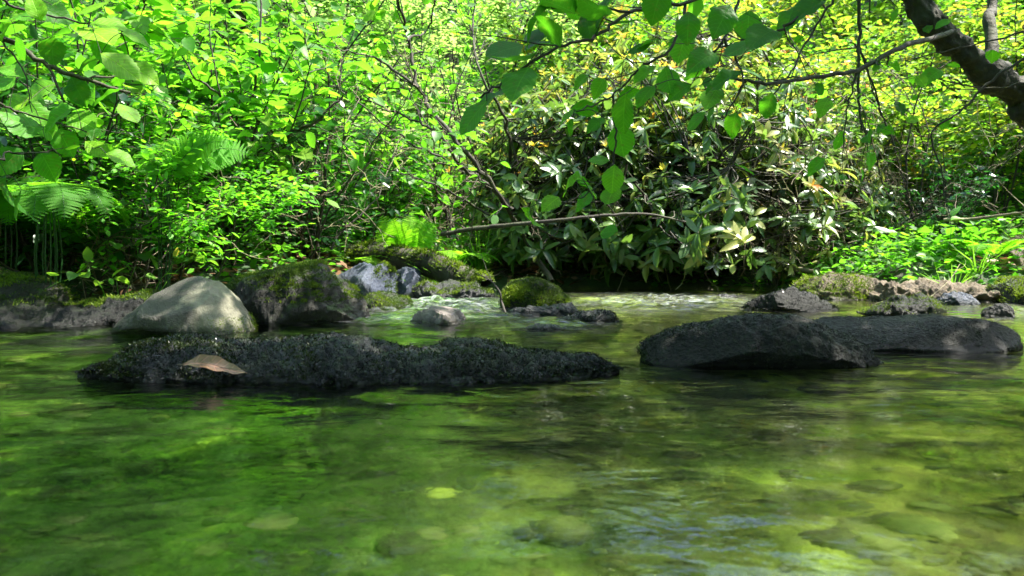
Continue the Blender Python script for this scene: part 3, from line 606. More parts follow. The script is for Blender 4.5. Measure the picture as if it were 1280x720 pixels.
def fern(name, label, loc, g, fronds=8, L=.6, arch=.5, mat='fern', az=None, tint=.55, fine=True, group=None, elev=1.0, ref=UP):
    loc = np.array(loc, float); gz = float(ground(loc[:1], loc[1:2])[0]); st = max(loc[2]-gz, 0); loc[2] = min(gz, loc[2]); root = empty(name, loc); ref = nrm(np.array(ref, float)); tag(root, label, 'fern', group); tb = Tubes(); Lv = Leaves()
    for i in range(fronds):
        a = (i/fronds*6.28+g.normal(0, .3)) if az is None else g.uniform(*az); LL = L*g.uniform(.75, 1.1); n = 26
        e = elev*g.uniform(.8, 1.15); d = np.array([math.cos(a)*.8, math.sin(a)*.8, e]); pts = [np.array([math.cos(a)*.03, math.sin(a)*.03, st])]; d = nrm(d)
        if st > .03: tb.add(spline([[0, 0, -.02], [math.cos(a)*.05, math.sin(a)*.05, st*.5], pts[0]], 5), .0032, 5, .5)
        for k in range(n): d = nrm(d-UP*arch*.09*(1+k/n)+g.normal(0, .01, 3)); pts.append(pts[-1]+d*LL/n)
        pts = np.array(pts); tb.add(pts, .0028*np.linspace(1, .2, n+1), 4, .5)
        s = np.arange(3, n+1); u = (s-3)/(n-3); wl = LL*.30*np.sin(np.clip(u*.86+.14, 0, 1)*math.pi)**.75*(1-.25*u)+.004
        T = nrm(np.gradient(pts, axis=0))[s]; side = nrm(np.cross(T, ref)+1e-4); up = np.cross(side, T)
        tt = tint+g.normal(0, .15)
        for k in (-1, 1): Lv.add(pts[s], nrm(side*k+T*.28-UP*.1+g.normal(0, .03, (len(s), 3))), nrm(up+g.normal(0, .08, (len(s), 3))), wl, np.clip(tt+g.normal(0, .07, len(s)), 0, 1))
    return root, [tb.build('stalks', M['deep'], root), Lv.build('fronds', L_PINNA if fine else L_PINNA0, M[mat], root, .05)]

def grass_tuft(label, loc, g, n=60, L=.25, lean=(0, 0)):
    root_l = Leaves(); a = g.uniform(0, 6.28, n); r = g.uniform(0, .05, n)
    P = np.stack([np.cos(a)*r, np.sin(a)*r, a*0-.01], -1); D = np.stack([np.cos(a)*.5+lean[0], np.sin(a)*.5+lean[1], np.ones(n)*g.uniform(.6, 1.6, n)], -1)
    root_l.add(P, nrm(D), nrm(np.stack([-np.cos(a), -np.sin(a), a*0+.5], -1)), L*g.uniform(.5, 1.2, n), g.uniform(0, 1, n))
    blade = L_BLADE[0].copy(); blade[:, 2] = -.35*blade[:, 0]**2*1.2
    o = root_l.build('grass_tuft', (blade, L_BLADE[1]), M['grass']); o.location = tuple(loc); tag(o, label, 'grass tuft'); return o

def tree(name, label, loc, g, h=9., rad=.14, crown0=2.6, nbr=16, mat='green', tint=.5, lsize=.12, blen=2.2, lean=(0, 0), group=None, spacing=.10):
    root = empty(name, loc); tag(root, label, 'tree', group); tb = Tubes(); br = Tubes(); Lv = Leaves()
    pts = grow(g, [0, 0, -.2], [lean[0], lean[1], 1], h, 16, .05, .02); tb.add(pts, rad*np.linspace(1, .25, 17)**.8, 10, .5, .12)
    for i in range(nbr):
        z = crown0+(h-crown0)*(i+g.uniform(0, .8))/nbr; j = min(int(z/h*16), 15); p = pts[j]+(pts[j+1]-pts[j])*(z/h*16-j)
        a = i*2.4+g.normal(0, .4); bl = blen*(1-.5*(i/nbr))*g.uniform(.7, 1.2)
        bp = grow(g, p, [math.cos(a), math.sin(a), .35], bl, 9, .12, .01); br.add(bp, rad*.28*np.linspace(1, .2, 10), 5, .5)
        for k in range(13):
            jj = g.integers(2, 9); b = g.uniform(0, 6.28); tp = grow(g, bp[jj], nrm(np.array([math.cos(b), math.sin(b), g.uniform(-.2, .5)])+nrm(bp[jj]-bp[jj-1])*.7), bl*.33*g.uniform(.6, 1.2), 5, .18, -.02)
            br.add(tp, rad*.07*np.linspace(1, .3, 6), 3, .5); ct = tint+g.normal(0, .12); twig_leaves(Lv, g, tp, spacing*.55, lsize, ct)
            for q in range(3):
                t2 = grow(g, tp[g.integers(1, 5)], g.normal(0, 1, 3)*np.array([1, 1, .4]), bl*.2, 4, .2, -.02); twig_leaves(Lv, g, t2, spacing*.55, lsize, ct)
    return root, [tb.build('trunk', M['trunk'], root), br.build('branches', M['bark'], root), Lv.build('crown', L_SMALL, M[mat], root)]

def gp(px, d, dz=0.):
    x = (px-640)/F*d; return np.array([x, d, float(ground(np.array([x]), np.array([d]))[0])+dz])
G = lambda s: np.random.default_rng(s)

# --- rhododendron thicket on the far bank (centre right)
RG = 'rhododendrons of the thicket on the far bank'
R0 = rhodo('rhododendron', 'dark rhododendron at the water edge, left end of the thicket, beneath the horizontal dead limb', gp(715, 6.0), G(1), 1.35, .85, tips=560, group=RG, lowroots=70, tint=.65)
R1 = rhodo('rhododendron', 'grey-green rhododendron with long drooping leaves over the water, right half of the thicket front', gp(905, 5.85), G(2), 1.45, .95, tips=680, lowroots=80, group=RG, tint=.7)
R2 = rhodo('rhododendron', 'tall sunlit rhododendron with yellow and orange shoots, behind the middle of the thicket', gp(800, 7.3), G(3), 1.8, 1.2, tips=520, shoots=.6, group=RG, lowroots=0, tint=.7)
copy_tree(*R0, gp(815, 6.1), 2.1, 1.05, 'dark rhododendron in the middle of the thicket front, above its hanging twigs')
copy_tree(*R2, gp(985, 7.2), 1.3, .85, 'tall rhododendron with pale shoots, behind the right end of the thicket')
copy_tree(*R2, gp(690, 8.4), 4.0, 1.0, 'tall rhododendron with reddish shoots, behind the arching bare shrub')
copy_tree(*R1, gp(1010, 6.3), 3.9, .8, 'small rhododendron at the right end of the thicket, above the mossy hump')
copy_tree(*R2, gp(880, 9.2), 5.2, 1.25, 'tallest rhododendron rising at the back of the thicket')

# --- background shrubs
SG = 'leafy understory shrubs on the slope'
A = shrub('leafy_shrub', '', 'shrub', gp(300, 5.4), G(11), 2.2, 6, .7, .12, .062, 13, .55, 'green', tint=.6, sub=4)
B = shrub('leafy_shrub', '', 'shrub', gp(430, 7.2), G(12), 2.6, 7, .7, .075, .04, 16, .55, 'mint_haze', tint=.55, sub=4)
C = shrub('leafy_shrub', '', 'shrub', gp(1120, 7.2), G(13), 2.3, 8, .8, .08, .035, 15, .5, 'lime', tint=.55, sub=4, tv=.28)
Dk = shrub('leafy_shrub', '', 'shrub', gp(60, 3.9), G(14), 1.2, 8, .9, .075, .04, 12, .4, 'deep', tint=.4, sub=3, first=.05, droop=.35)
def first(T, label, px, d, rz=0, sc=1):
    r = T[0]; r.location = tuple(gp(px, d)); r.rotation_euler = (0, 0, rz); r.scale = (sc,)*3; r['label'] = label; r['group'] = SG
first(A, 'bright green broad-leaved shrub behind the grey boulder and the leafy mound', 300, 5.6)
first(B, 'pale green fine-leaved shrub left of the arching bare shrub', 430, 7.6)
first(C, 'yellow-green shrub above the gravel shelf on the right bank', 1110, 7.0)
first(Dk, 'dark green drooping shrub above the golden mossy log at left', 70, 4.0)
for T, px, d, rz, sc, label in [
    (A, 150, 5.2, 1.0, 1.0, 'bright green shrub behind the large fern, beneath the dark overhanging branch'),
    (A, 20, 5.0, 2.2, 1.05, 'bright green shrub at the left edge of the frame behind the overhanging branch'),
    (A, 210, 6.6, 3.1, 1.15, 'tall green shrub between the fern and the sapling with bare lower stems'),
    (A, 390, 6.4, 4.0, 1.1, 'green shrub with horizontal leaf layers above the mossy boulder'),
    (A, 90, 7.2, 5.2, 1.3, 'tall green shrub up the slope at far left'),
    (A, 330, 8.2, .5, 1.3, 'tall bright shrub up the slope behind the mossy boulder'),
    (A, -90, 4.6, .9, 1.0, 'green shrub just outside the left edge of the frame'),
    (B, 520, 8.6, 1.4, 1.1, 'pale green shrub right behind the arching bare stems'),
    (B, 590, 10.0, 2.9, 1.2, 'sunlit pale shrub in the gap above the mossy fallen log'),
    (B, 470, 9.8, 3.7, 1.3, 'soft green shrub up the slope left of the gap'),
    (B, 250, 9.5, 5.1, 1.4, 'soft green shrub at the top of the left slope'),
    (B, 380, 11.5, 2.0, 1.5, 'distant pale shrub at the top between the green saplings'),
    (B, 640, 11.5, 4.4, 1.4, 'distant pale shrub above the rhododendrons, left part'),
    (B, 120, 10.5, .2, 1.5, 'distant pale shrub high on the left slope behind the tall green shrub'),
    (C, 1220, 6.6, 1.2, .95, 'yellow-green shrub right under the leaning trunk'),
    (C, 1010, 8.6, 2.4, 1.15, 'sunlit yellow shrub behind the right rhododendrons'),
    (C, 1180, 8.8, 3.6, 1.2, 'yellow-green shrub up the slope below the bend of the leaning trunk'),
    (C, 1330, 7.4, 4.9, 1.1, 'yellow-green shrub past the right edge, behind the big brown boulder'),
    (C, 900, 11.0, 5.5, 1.4, 'sunlit yellow shrub high behind the tallest rhododendron'),
    (C, 760, 10.5, .7, 1.35, 'sunlit yellow-green shrub high behind the left rhododendrons'),
    (C, 1090, 11.0, 1.9, 1.5, 'distant yellow shrub between the hanging twig and the leaning trunk'),
    (C, 1260, 10.5, 2.8, 1.5, 'distant yellow shrub behind the thin upright trunk at top right'),
    (C, 1480, 6.0, 2.2, 1.0, 'yellow-green shrub outside the frame at right, behind the foot of the leaning tree'), (A, 1620, 6.6, 3.2, 1.2, 'green shrub on the right slope outside the frame'), (C, 1560, 9.0, 1.1, 1.4, 'tall yellow-green shrub high on the right slope outside the frame'),
    (A, 1420, 8.4, 4.3, 1.3, 'green shrub up the right slope just outside the frame'), (B, 1750, 8.5, .4, 1.5, 'pale shrub far out on the right slope'), (A, 2000, 5.2, 5.0, 1.1, 'green shrub on the right shore far outside the frame'), (A, -330, 5.4, 2.8, 1.2, 'green shrub on the left slope far outside the frame'),
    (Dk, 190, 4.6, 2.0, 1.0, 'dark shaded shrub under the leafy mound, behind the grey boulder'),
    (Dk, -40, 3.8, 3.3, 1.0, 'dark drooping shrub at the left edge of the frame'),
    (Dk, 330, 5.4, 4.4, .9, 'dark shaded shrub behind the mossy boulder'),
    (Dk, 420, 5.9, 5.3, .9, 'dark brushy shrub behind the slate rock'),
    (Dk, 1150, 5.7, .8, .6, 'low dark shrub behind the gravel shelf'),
    ]:
    copy_tree(T[0], T[1], gp(px, d), rz, sc, label)
H = shrub('hazel', 'hazel with big pale green leaves behind the large fern', 'shrub', gp(250, 4.7), G(15), 1.9, 5, .8, .125, .075, 10, .5, 'green', tint=.65, sub=3, tpl=L_MED, group='hazels with big round leaves', tv=.15)
for px, d, rz, sc, label in [(30, 4.2, 1.2, 1.0, 'hazel with big leaves at the left edge behind the dark overhanging branch'), (430, 6.0, 2.9, .95, 'hazel with big leaves left of the arching bare shrub'), (560, 8.0, 4.1, 1.1, 'hazel with big leaves in the bright gap behind the arching shrub'),
    (1010, 7.4, 5.0, 1.0, 'hazel with big leaves behind the right end of the thicket'), (1190, 7.6, .6, 1.05, 'hazel with big leaves beneath the bend of the leaning trunk'), (140, 6.0, 3.6, 1.1, 'hazel with big leaves up the left slope')]:
    copy_tree(H[0], H[1], gp(px, d), rz, sc, label)
# bright leafy mound (left, over the grey boulder)
shrub('leafy_bush', 'vivid green bush of small leaves arching over the shore above the grey boulder', 'bush', gp(215, 4.0, .1), G(21), .85, 14, .8, .042, .02, 14, .28, 'broad', tint=.6, sub=4, lean=(.35, -.25), rad=.006, first=.3)
shrub('herb_clump', 'low bright herbs with pointed leaves in front of the gravel shelf bank', 'plant', gp(1085, 5.0), G(22), .27, 10, .9, .055, .03, 6, .14, 'green', 'grass', tint=.55, sub=1, rad=.003, first=.15)
shrub('herb_clump', 'broad-leaved herbs at right below the dead branch, by the brown boulder', 'plant', gp(1165, 5.1), G(23), .30, 7, .9, .085, .045, 6, .2, 'green', 'grass', tint=.6, sub=1, rad=.004, tpl=L_MED, first=.25)
shrub('herb_clump', 'small plant with yellowing broad leaves left of the grey boulder', 'plant', at(150, 360, 3.35), G(24), .28, 5, .8, .075, .05, 4, .12, 'lime', 'grass', tint=.3, sub=0, rad=.003, tpl=L_MED, first=.4)
shrub('herb_clump', 'sprays of tiny bright leaves beneath the ferns on the centre bank', 'plant', gp(575, 5.8), G(25), .4, 12, .9, .045, .025, 7, .16, 'lime', 'grass', tint=.5, sub=2, rad=.003, first=.1)
# ferns
FG = 'ferns on the banks'
fern('fern', 'large arching fern lit from behind, left of the slender sapling', at(200, 225, 3.4), G(31), 7, .44, .42, group=FG, az=(-.9, 2.4), elev=1.15, ref=(.1, -1, .5), tint=.75)
fern('fern', 'upright fern on the mossy log in the centre', gp(505, 5.2, .05), G(32), 7, .36, .25, group=FG, elev=2.6, tint=.8, ref=(.1, -1, .3))
fern('fern', 'yellow-green fern at the left edge hanging over the mossy log', at(6, 235, 3.45), G(33), 6, .36, 1.2, group=FG, elev=.5, tint=.35, ref=(.2, -1, .5))
fern('fern', 'low spreading fern right of the upright fern on the centre bank', gp(560, 5.4, .03), G(34), 9, .38, .6, group=FG, tint=.9)
fern('fern', 'low fern behind the slate rock', gp(455, 5.3, .03), G(35), 9, .4, .5, group=FG, tint=.7)
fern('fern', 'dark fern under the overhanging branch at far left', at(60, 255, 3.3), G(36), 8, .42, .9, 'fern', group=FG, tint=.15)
fern('fern', 'small fern on the right bank beside the brown boulder', gp(1240, 4.7, .05), G(37), 8, .3, .5, group=FG, tint=.7)
for i, (px, d, L, n, label) in enumerate([(1068, 4.7, .2, 60, 'bright grass tuft at the foot of the mossy hump'), (1222, 4.5, .24, 16, 'tall grass blades in front of the big brown boulder'),
    (1190, 4.4, .22, 40, 'grass bending over the water beside the right bank rock'), (560, 5.1, .3, 90, 'pale grass tuft over the end of the mossy fallen log'), (525, 5.0, .26, 70, 'grass tuft between the log and the shelf rock'), (600, 5.5, .3, 60, 'grass tuft right of the fallen log')]):
    grass_tuft(label, gp(px, d), G(40+i), n, L)

# --- leafless twiggy bushes
def bare_bush(label, loc, g, h=1.5, n=9):
    root = empty('bare_bush', loc); tag(root, label, 'bush', 'leafless twiggy bushes'); tb = Tubes(); tw = Tubes()
    for i in range(n):
        a = g.uniform(0, 6.28); S = grow(g, [g.normal(0, .08), g.normal(0, .08), -.05], [math.cos(a)*.7, math.sin(a)*.7, 1], h*g.uniform(.7, 1.2), 12, .17, .02); tb.add(S, .009*np.linspace(1, .25, 13)*g.uniform(.6, 1.2), 6, .5)
        for k in range(11):
            j = g.integers(2, 12); T_ = grow(g, S[j], nrm(S[j]-S[j-1])+g.normal(0, .8, 3), h*g.uniform(.12, .4), 7, .25); tw.add(T_, .003*np.linspace(1, .4, 8), 4, .5)
            for q in range(3): tw.add(grow(g, T_[g.integers(2, 7)], g.normal(0, 1, 3), h*g.uniform(.05, .16), 4, .3), .0016, 3, .5)
    return root, [tb.build('stems', M['bark'], root), tw.build('twigs', M['twig'], root)]
BB = bare_bush('leafless brown bush in front of the yellow shrubs, right of the rhododendrons', gp(1040, 5.6), G(141), 1.3)
for px, d, rz, sc, label in [(1160, 5.9, 1, 1.1, 'leafless bush with thin pale twigs beneath the leaning trunk'), (560, 7.0, 2, 1.4, 'leafless bush in the bright gap behind the arching shrub'),
    (370, 5.2, 3, 1.2, 'leafless twiggy bush above the mossy boulder'), (120, 3.7, 4, .8, 'leafless twigs in the shade behind the small yellowing plant'), (640, 5.9, 5, .7, 'leafless tangle at the left foot of the rhododendron thicket'), (960, 5.35, 2.5, .5, 'low leafless tangle at the water below the right rhododendrons'), (770, 5.75, 4.4, .45, 'low leafless tangle at the water below the middle rhododendron')]:
    copy_tree(BB[0], BB[1], gp(px, d), rz, sc, label)

# --- arching bare-stemmed shrub (centre)
def arching():
    g = G(51); root = empty('arching_shrub', at(648, 330, 5.6)); tag(root, 'arching thin bare-stemmed shrub leaning up and left from the water edge', 'shrub')
    o = np.array(root.location); tb = Tubes(); Lv = Leaves(); d = 5.5
    paths = [([(690, 352), (652, 290), (618, 235), (564, 168), (524, 111), (511, 50), (497, 0), (480, -80)], .019, 5.15),
             ([(524, 111), (480, 77), (455, 68), (425, 62)], .010, 4.9), ([(640, 262), (611, 232), (574, 205), (544, 165), (497, 141), (430, 114)], .014, 5.2),
             ([(574, 205), (556, 200), (500, 170), (437, 121), (405, 100)], .009, 5.2), ([(640, 285), (600, 262), (558, 238), (520, 222), (474, 208)], .010, 5.3),
             ([(511, 50), (535, 35), (542, 5), (545, -30)], .008, 5.0), ([(650, 290), (640, 220), (632, 150), (600, 90), (592, 30), (600, -40)], .014, 5.5), ([(648, 300), (600, 210), (570, 120), (566, 60)], .009, 5.6)]
    for p, r, dd in paths:
        P = spline([at(x, y, dd+.25*math.sin(i*1.7)) for i, (x, y) in enumerate(p)], 6)-o; P = P+g.normal(0, .006, P.shape)
        tb.add(P, r*np.linspace(1, .35, len(P)), 7, .5)
        for k in range(int(len(P)*.55)):
            j = g.integers(len(P)//4, len(P)-1); t = grow(g, P[j], nrm(P[min(j+1, len(P)-1)]-P[j-1])+g.normal(0, .7, 3)+np.array([-.3, 0, .3]), g.uniform(.2, .6), 6, .22, .02)
            tb.add(t, r*.28*np.linspace(1, .3, 7), 4, .5)
            if g.random() < .65: twig_leaves(Lv, g, t, .06, .075, .55, start=.4)
    tb.build('stems', M['bark'], root); Lv.build('foliage', L_MED, M['green'], root)
arching()
def limb(name, label, cat, pts, r, mat='bark', twigs=6, seed=0, sides=8, tl=.25, rough=.2):
    g = G(seed); P = [at(*p) for p in pts]; o = P[0]; root_loc = o
    tb = Tubes(); S = spline(P, 7)-o; S = S+g.normal(0, r*.08, S.shape); tb.add(S, r*np.linspace(1, .4, len(S)), sides, .5, rough)
    for k in range(twigs):
        j = g.integers(1, len(S)-1); tb.add(grow(g, S[j], g.normal(0, 1, 3)*[1, .6, 1], tl*g.uniform(.4, 1.2), 5, .25), r*.3*np.linspace(1, .3, 6), 4, .5)
    ob = tb.build(name, M[mat]); ob.location = o; tag(ob, label, cat); return ob
limb('dead_branch', 'long dark dead limb lying level over the stream in front of the thicket', 'branch', [(552, 293, 4.9), (590, 286, 4.85), (640, 281, 4.8), (700, 275, 4.75), (760, 269, 4.75), (810, 268, 4.8), (860, 278, 4.9)], .016, 'bark', 8, 61)
limb('dead_branch', 'thin crooked twig standing in the water at the left of the round mossy rock', 'twig', [(632, 392, 3.35), (627, 378, 3.4), (624, 364, 3.4), (612, 350, 3.45), (596, 342, 3.5)], .006, 'bark', 3, 62, 6, .12)
limb('dead_branch', 'pale dead branch on the right bank, above the gravel shelf', 'branch', [(1140, 323, 5.0), (1180, 327, 5.0), (1215, 333, 4.9), (1235, 330, 4.8)], .014, 'twig', 4, 63)
limb('dead_branch', 'grey-brown stick pointing out of the leaves high beside the brown boulder', 'branch', [(1180, 275, 4.9), (1215, 274, 4.8), (1262, 268, 4.6), (1300, 262, 4.5)], .013, 'twig', 4, 64)
limb('dead_branch', 'bare bent twig arching over the low rock before the right bank', 'twig', [(1080, 386, 3.9), (1110, 376, 3.85), (1150, 378, 3.8), (1185, 352, 3.9), (1200, 330, 4.0)], .004, 'twig', 4, 65, 5, .15)
limb('fallen_branch', 'fallen limb in shade under the rhododendrons at right', 'branch', [(965, 338, 5.4), (1000, 337, 5.2), (1040, 342, 5.1), (1075, 344, 5.1)], .022, 'twig', 4, 66)

def mossy_limb():
    g = G(67); P = [at(440, 322, 5.3), at(490, 322, 5.15), at(535, 330, 4.95), at(575, 346, 4.75), at(606, 354, 4.65)]; o = P[0]; S = spline(P, 9)-o; S = S+g.normal(0, .006, S.shape)
    tb = Tubes(); tb.add(S, np.linspace(.10, .05, len(S)), 24, .5, .5); ob = tb.build('mossy_log', M['bark']); ob.location = o; tag(ob, 'slanting mossy log running down to the water above the shelf rock', 'log')
    V = np.concatenate(tb.V); Nn = nrm(V-np.repeat(S, 24, 0)); k = g.integers(len(V)-24, size=9000); f = g.random((9000, 1)); Pm = V[k]*(1-f)+V[k+24]*f
    moss_on(Pm, Nn[k], g, 9000, .016, 'moss', M['moss'], ob, thr=.0, zmin=-9, tint=(.4, 1), seed=3)
mossy_limb()
fern('dead_fern', 'withered rusty brown fern in the shade left of the grey boulder', gp(165, 3.45, .02), G(68), 8, .2, .9, 'brownleaf', tint=.3)
# fallen leaf on the flat rock
def fallen_leaf():
    st = np.linspace(0, 1, 17); wd = .115*np.sin(np.clip(st, 0, 1)**.85*math.pi)**.9+.004; V = []
    for s, w_ in zip(st, wd):
        for k in (-1, -.5, 0, .5, 1): V.append([s*.13, k*w_*.13*1.2, .004+.020*abs(k)**1.5*w_/.16*.6+.008*math.sin(s*5)+.0022*math.sin(s*23+k*2)*abs(k)])
    Q = [[i*5+j, i*5+j+1, i*5+j+6, i*5+j+5] for i in range(16) for j in range(4)]
    o = mk('fallen_leaf', V, [np.array(Q)], M['tanleaf'], True, np.clip(.8+.35*fbm(np.array(V)*45, 3), 0, 1)); a_ = o.data.attributes.new('luv', 'FLOAT_VECTOR', 'POINT'); a_.data.foreach_set('vector', (np.array(V)*[1/.13, 1/.13, 0]).astype(np.float32).ravel()); tb = Tubes(); tb.add([[-.012, 0, .004], [0, 0, .0045], [.06, 0, .006], [.13, 0, .004]], [.0012, .0012, .001, .0004], 5); tb.build('midrib', M['twig'], o)
    o.location = tuple(at(229, 458, 1.60)); o.rotation_euler = (R(36), R(4), R(-4)); tag(o, 'dead tan leaf lying on the left end of the mossy flat rock', 'leaf')
fallen_leaf()

# --- broad-leaved overhanging branch (top centre)
def overhang(name, label, branches, leaves, mat, seed, d0, lsize, rnd=0, rmax=.008, parts=L_BIG, sub=0):
    g = G(seed); o = at(*branches[0][0][0]); root = empty(name, o); tag(root, label, 'branch'); tb = Tubes(); Lv = [Leaves(), Leaves()]
    for pts, r in branches:
        S = spline([at(*p) for p in pts], 7)-o; S = S+g.normal(0, .002, S.shape); tb.add(S, r*np.linspace(1, .4, len(S)), 7, .5, .15)
        for k in range(sub):
            j = g.integers(len(S)//5, len(S)-1); t = grow(g, S[j], nrm(S[j+1]-S[j])+g.normal(0, .6, 3), g.uniform(.08, .3), 6, .22, 0); tb.add(t, r*.35*np.linspace(1, .3, 7), 4, .5)
            for q in range(rnd):
                jj = g.integers(2, 7); dd = nrm(np.array([g.normal(0, 1), g.normal(0, .8), g.uniform(-.9, .2)])); Lv[q % 2].add(t[jj], dd, nrm(UP+g.normal(0, .5, 3)), lsize*g.uniform(.35, .8), np.clip(.6+g.normal(0, .3), 0, 1))
    for (px, py, ang, s, t, *dd) in leaves:       # ang: direction of the leaf tip in the picture plane, degrees; t
        d = d0+g.normal(0, .08); D = np.array([math.cos(R(ang)), g.normal(-.2, .35), math.sin(R(ang))]); L = s*.8/F*d
        c = at(px, py, d)-o; D = nrm(D); N0 = nrm(np.array([g.normal(0, .3), -(.5+.25*g.random()), .8+g.normal(0, .2)])) if t >= .3 else nrm(np.array([g.normal(0, .3), -.15, 1.]))
        b = c-D*L/2; Lv[int(g.integers(2))].add(b, D, N0, L, np.clip(t+g.normal(0, .08), 0, 1))
        # petiole back to the nearest twig
        V = np.concatenate(tb.V); q = V[np.linalg.norm(V-b, axis=1).argmin()]; tb.add(spline([q, (q+b)/2+np.array([0, 0, .01]), b+D*L*.03], 3), .0009, 4, .5)
    tb.build('stems', M['bark'], root)
    for L_, tp in zip(Lv, (L_BIG, L_BIG2)):
        if L_.P: L_.build('leaves', tp, M[mat], root, .1, True, luv=True)
    return root
D1 = 1.55
overhang('overhanging_branch', 'branch of large round veined leaves reaching in from the top centre of the stream', [
    ([(1142, -5, 2.6), (1080, -50, 2.25), (1010, -60, 1.9), (930, -20, 1.75), (860, 2, 1.65), (789, 15, 1.6), (745, 45, 1.55), (692, 62, 1.5), (640, 95, 1.5), (600, 122, 1.5)], .0055),
    ([(860, 2, 1.65), (840, 60, 1.6), (800, 85, 1.6), (765, 120, 1.6), (720, 140, 1.55)], .0035), ([(765, 120, 1.6), (770, 170, 1.6), (762, 215, 1.6), (735, 240, 1.55), (690, 262, 1.55)], .0025),
    ([(789, 15, 1.6), (740, 8, 1.55), (690, 12, 1.5)], .003), ([(930, -20, 1.75), (905, 50, 1.7), (870, 80, 1.7), (815, 112, 1.6)], .0035), ([(905, 50, 1.7), (930, 100, 1.7), (900, 150, 1.7)], .003)],
    [(665, 20, 205, 62, .25), (742, 17, 190, 70, .15), (775, 28, 10, 60, .1), (632, 62, 200, 66, .5), (645, 74, 195, 78, .05), (650, 97, 235, 74, .75), (591, 144, 225, 66, .8), (612, 120, 200, 62, .2), (682, 50, 170, 66, .2), (712, 66, 340, 60, .15),
     (709, 144, 200, 32, .9), (712, 158, 250, 30, .9), (746, 152, 200, 34, .7), (778, 140, 260, 62, .8), (776, 174, 280, 52, .95), (806, 117, 220, 44, .8), (850, 111, 200, 40, .7), (852, 55, 240, 50, .8), (806, 88, 200, 40, .8), (748, 107, 230, 34, .8), (726, 99, 210, 30, .7),
     (715, 223, 180, 34, .9), (749, 200, 180, 34, .8), (766, 222, 260, 46, 1.), (764, 243, 250, 38, .95), (689, 252, 210, 38, .9), (658, 271, 250, 36, .95), (731, 248, 200, 34, .4), (690, 38, 120, 60, .15), (700, 5, 160, 70, .2), (760, -5, 200, 70, .15), (820, 5, 250, 60, .3), (860, 30, 260, 50, .6),
     (735, 30, 280, 50, .12), (670, 45, 230, 50, .2), (835, 100, 280, 46, .8), (800, 60, 200, 40, .5), (880, 70, 200, 55, .6), (905, 95, 190, 60, .5), (870, 90, 260, 44, .7), (925, 60, 210, 60, .4), (890, 120, 230, 50, .6), (915, 155, 250, 40, .6), (940, 90, 330, 52, .5), (1030, 131, 230, 34, .8), (955, 40, 200, 60, .4), (905, 20, 240, 60, .5), (870, 150, 220, 40, .7), (960, 130, 250, 40, .5)],
    'broad', 71, D1, .07, rnd=1, sub=3)
overhang('overhanging_branch', 'spray of thin dark twigs with scattered leaves hanging below the leaning trunk', [
    ([(1190, 40, 2.5), (1125, 60, 2.2), (1072, 87, 2.1), (1010, 98, 2.0), (950, 104, 1.9), (900, 92, 1.9)], .008), ([(1128, -30, 2.6), (1080, -40, 2.2), (1074, 40, 2.2), (1073, 110, 2.2), (1077, 163, 2.2)], .0065),
    ([(1074, 60, 2.2), (1090, 100, 2.2), (1105, 150, 2.2), (1120, 190, 2.2)], .0035), ([(1120, -50, 2.6), (1060, -30, 2.1), (1000, 20, 2.0), (960, 45, 2.0), (900, 60, 2.0)], .006), ([(1072, 87, 2.1), (1060, 130, 2.1), (1052, 200, 2.1)], .003),
    ([(1060, -30, 2.1), (1035, 10, 2.1), (1010, 50, 2.1), (985, 95, 2.0), (960, 125, 2.0)], .004), ([(1300, 60, 2.4), (1240, 100, 2.4), (1200, 140, 2.4), (1165, 165, 2.4), (1175, 210, 2.4), (1182, 245, 2.4)], .0045), ([(1300, 35, 2.3), (1200, 60, 2.3), (1130, 75, 2.3)], .003), ([(1300, 100, 2.5), (1230, 110, 2.5), (1150, 95, 2.5), (1100, 110, 2.5)], .003)],
    [(1166, 91, 200, 36, .7), (1179, 28, 200, 26, .6), (985, 20, 220, 50, .4), (1010, 5, 190, 60, .3), (1140, 150, 250, 22, .8), (1050, 175, 260, 30, .8), (1020, 205, 210, 34, .8), (1090, 200, 300, 30, .8), (935, 30, 260, 50, .5)], 'broad', 72, 2.1, .06, rnd=1, sub=5)
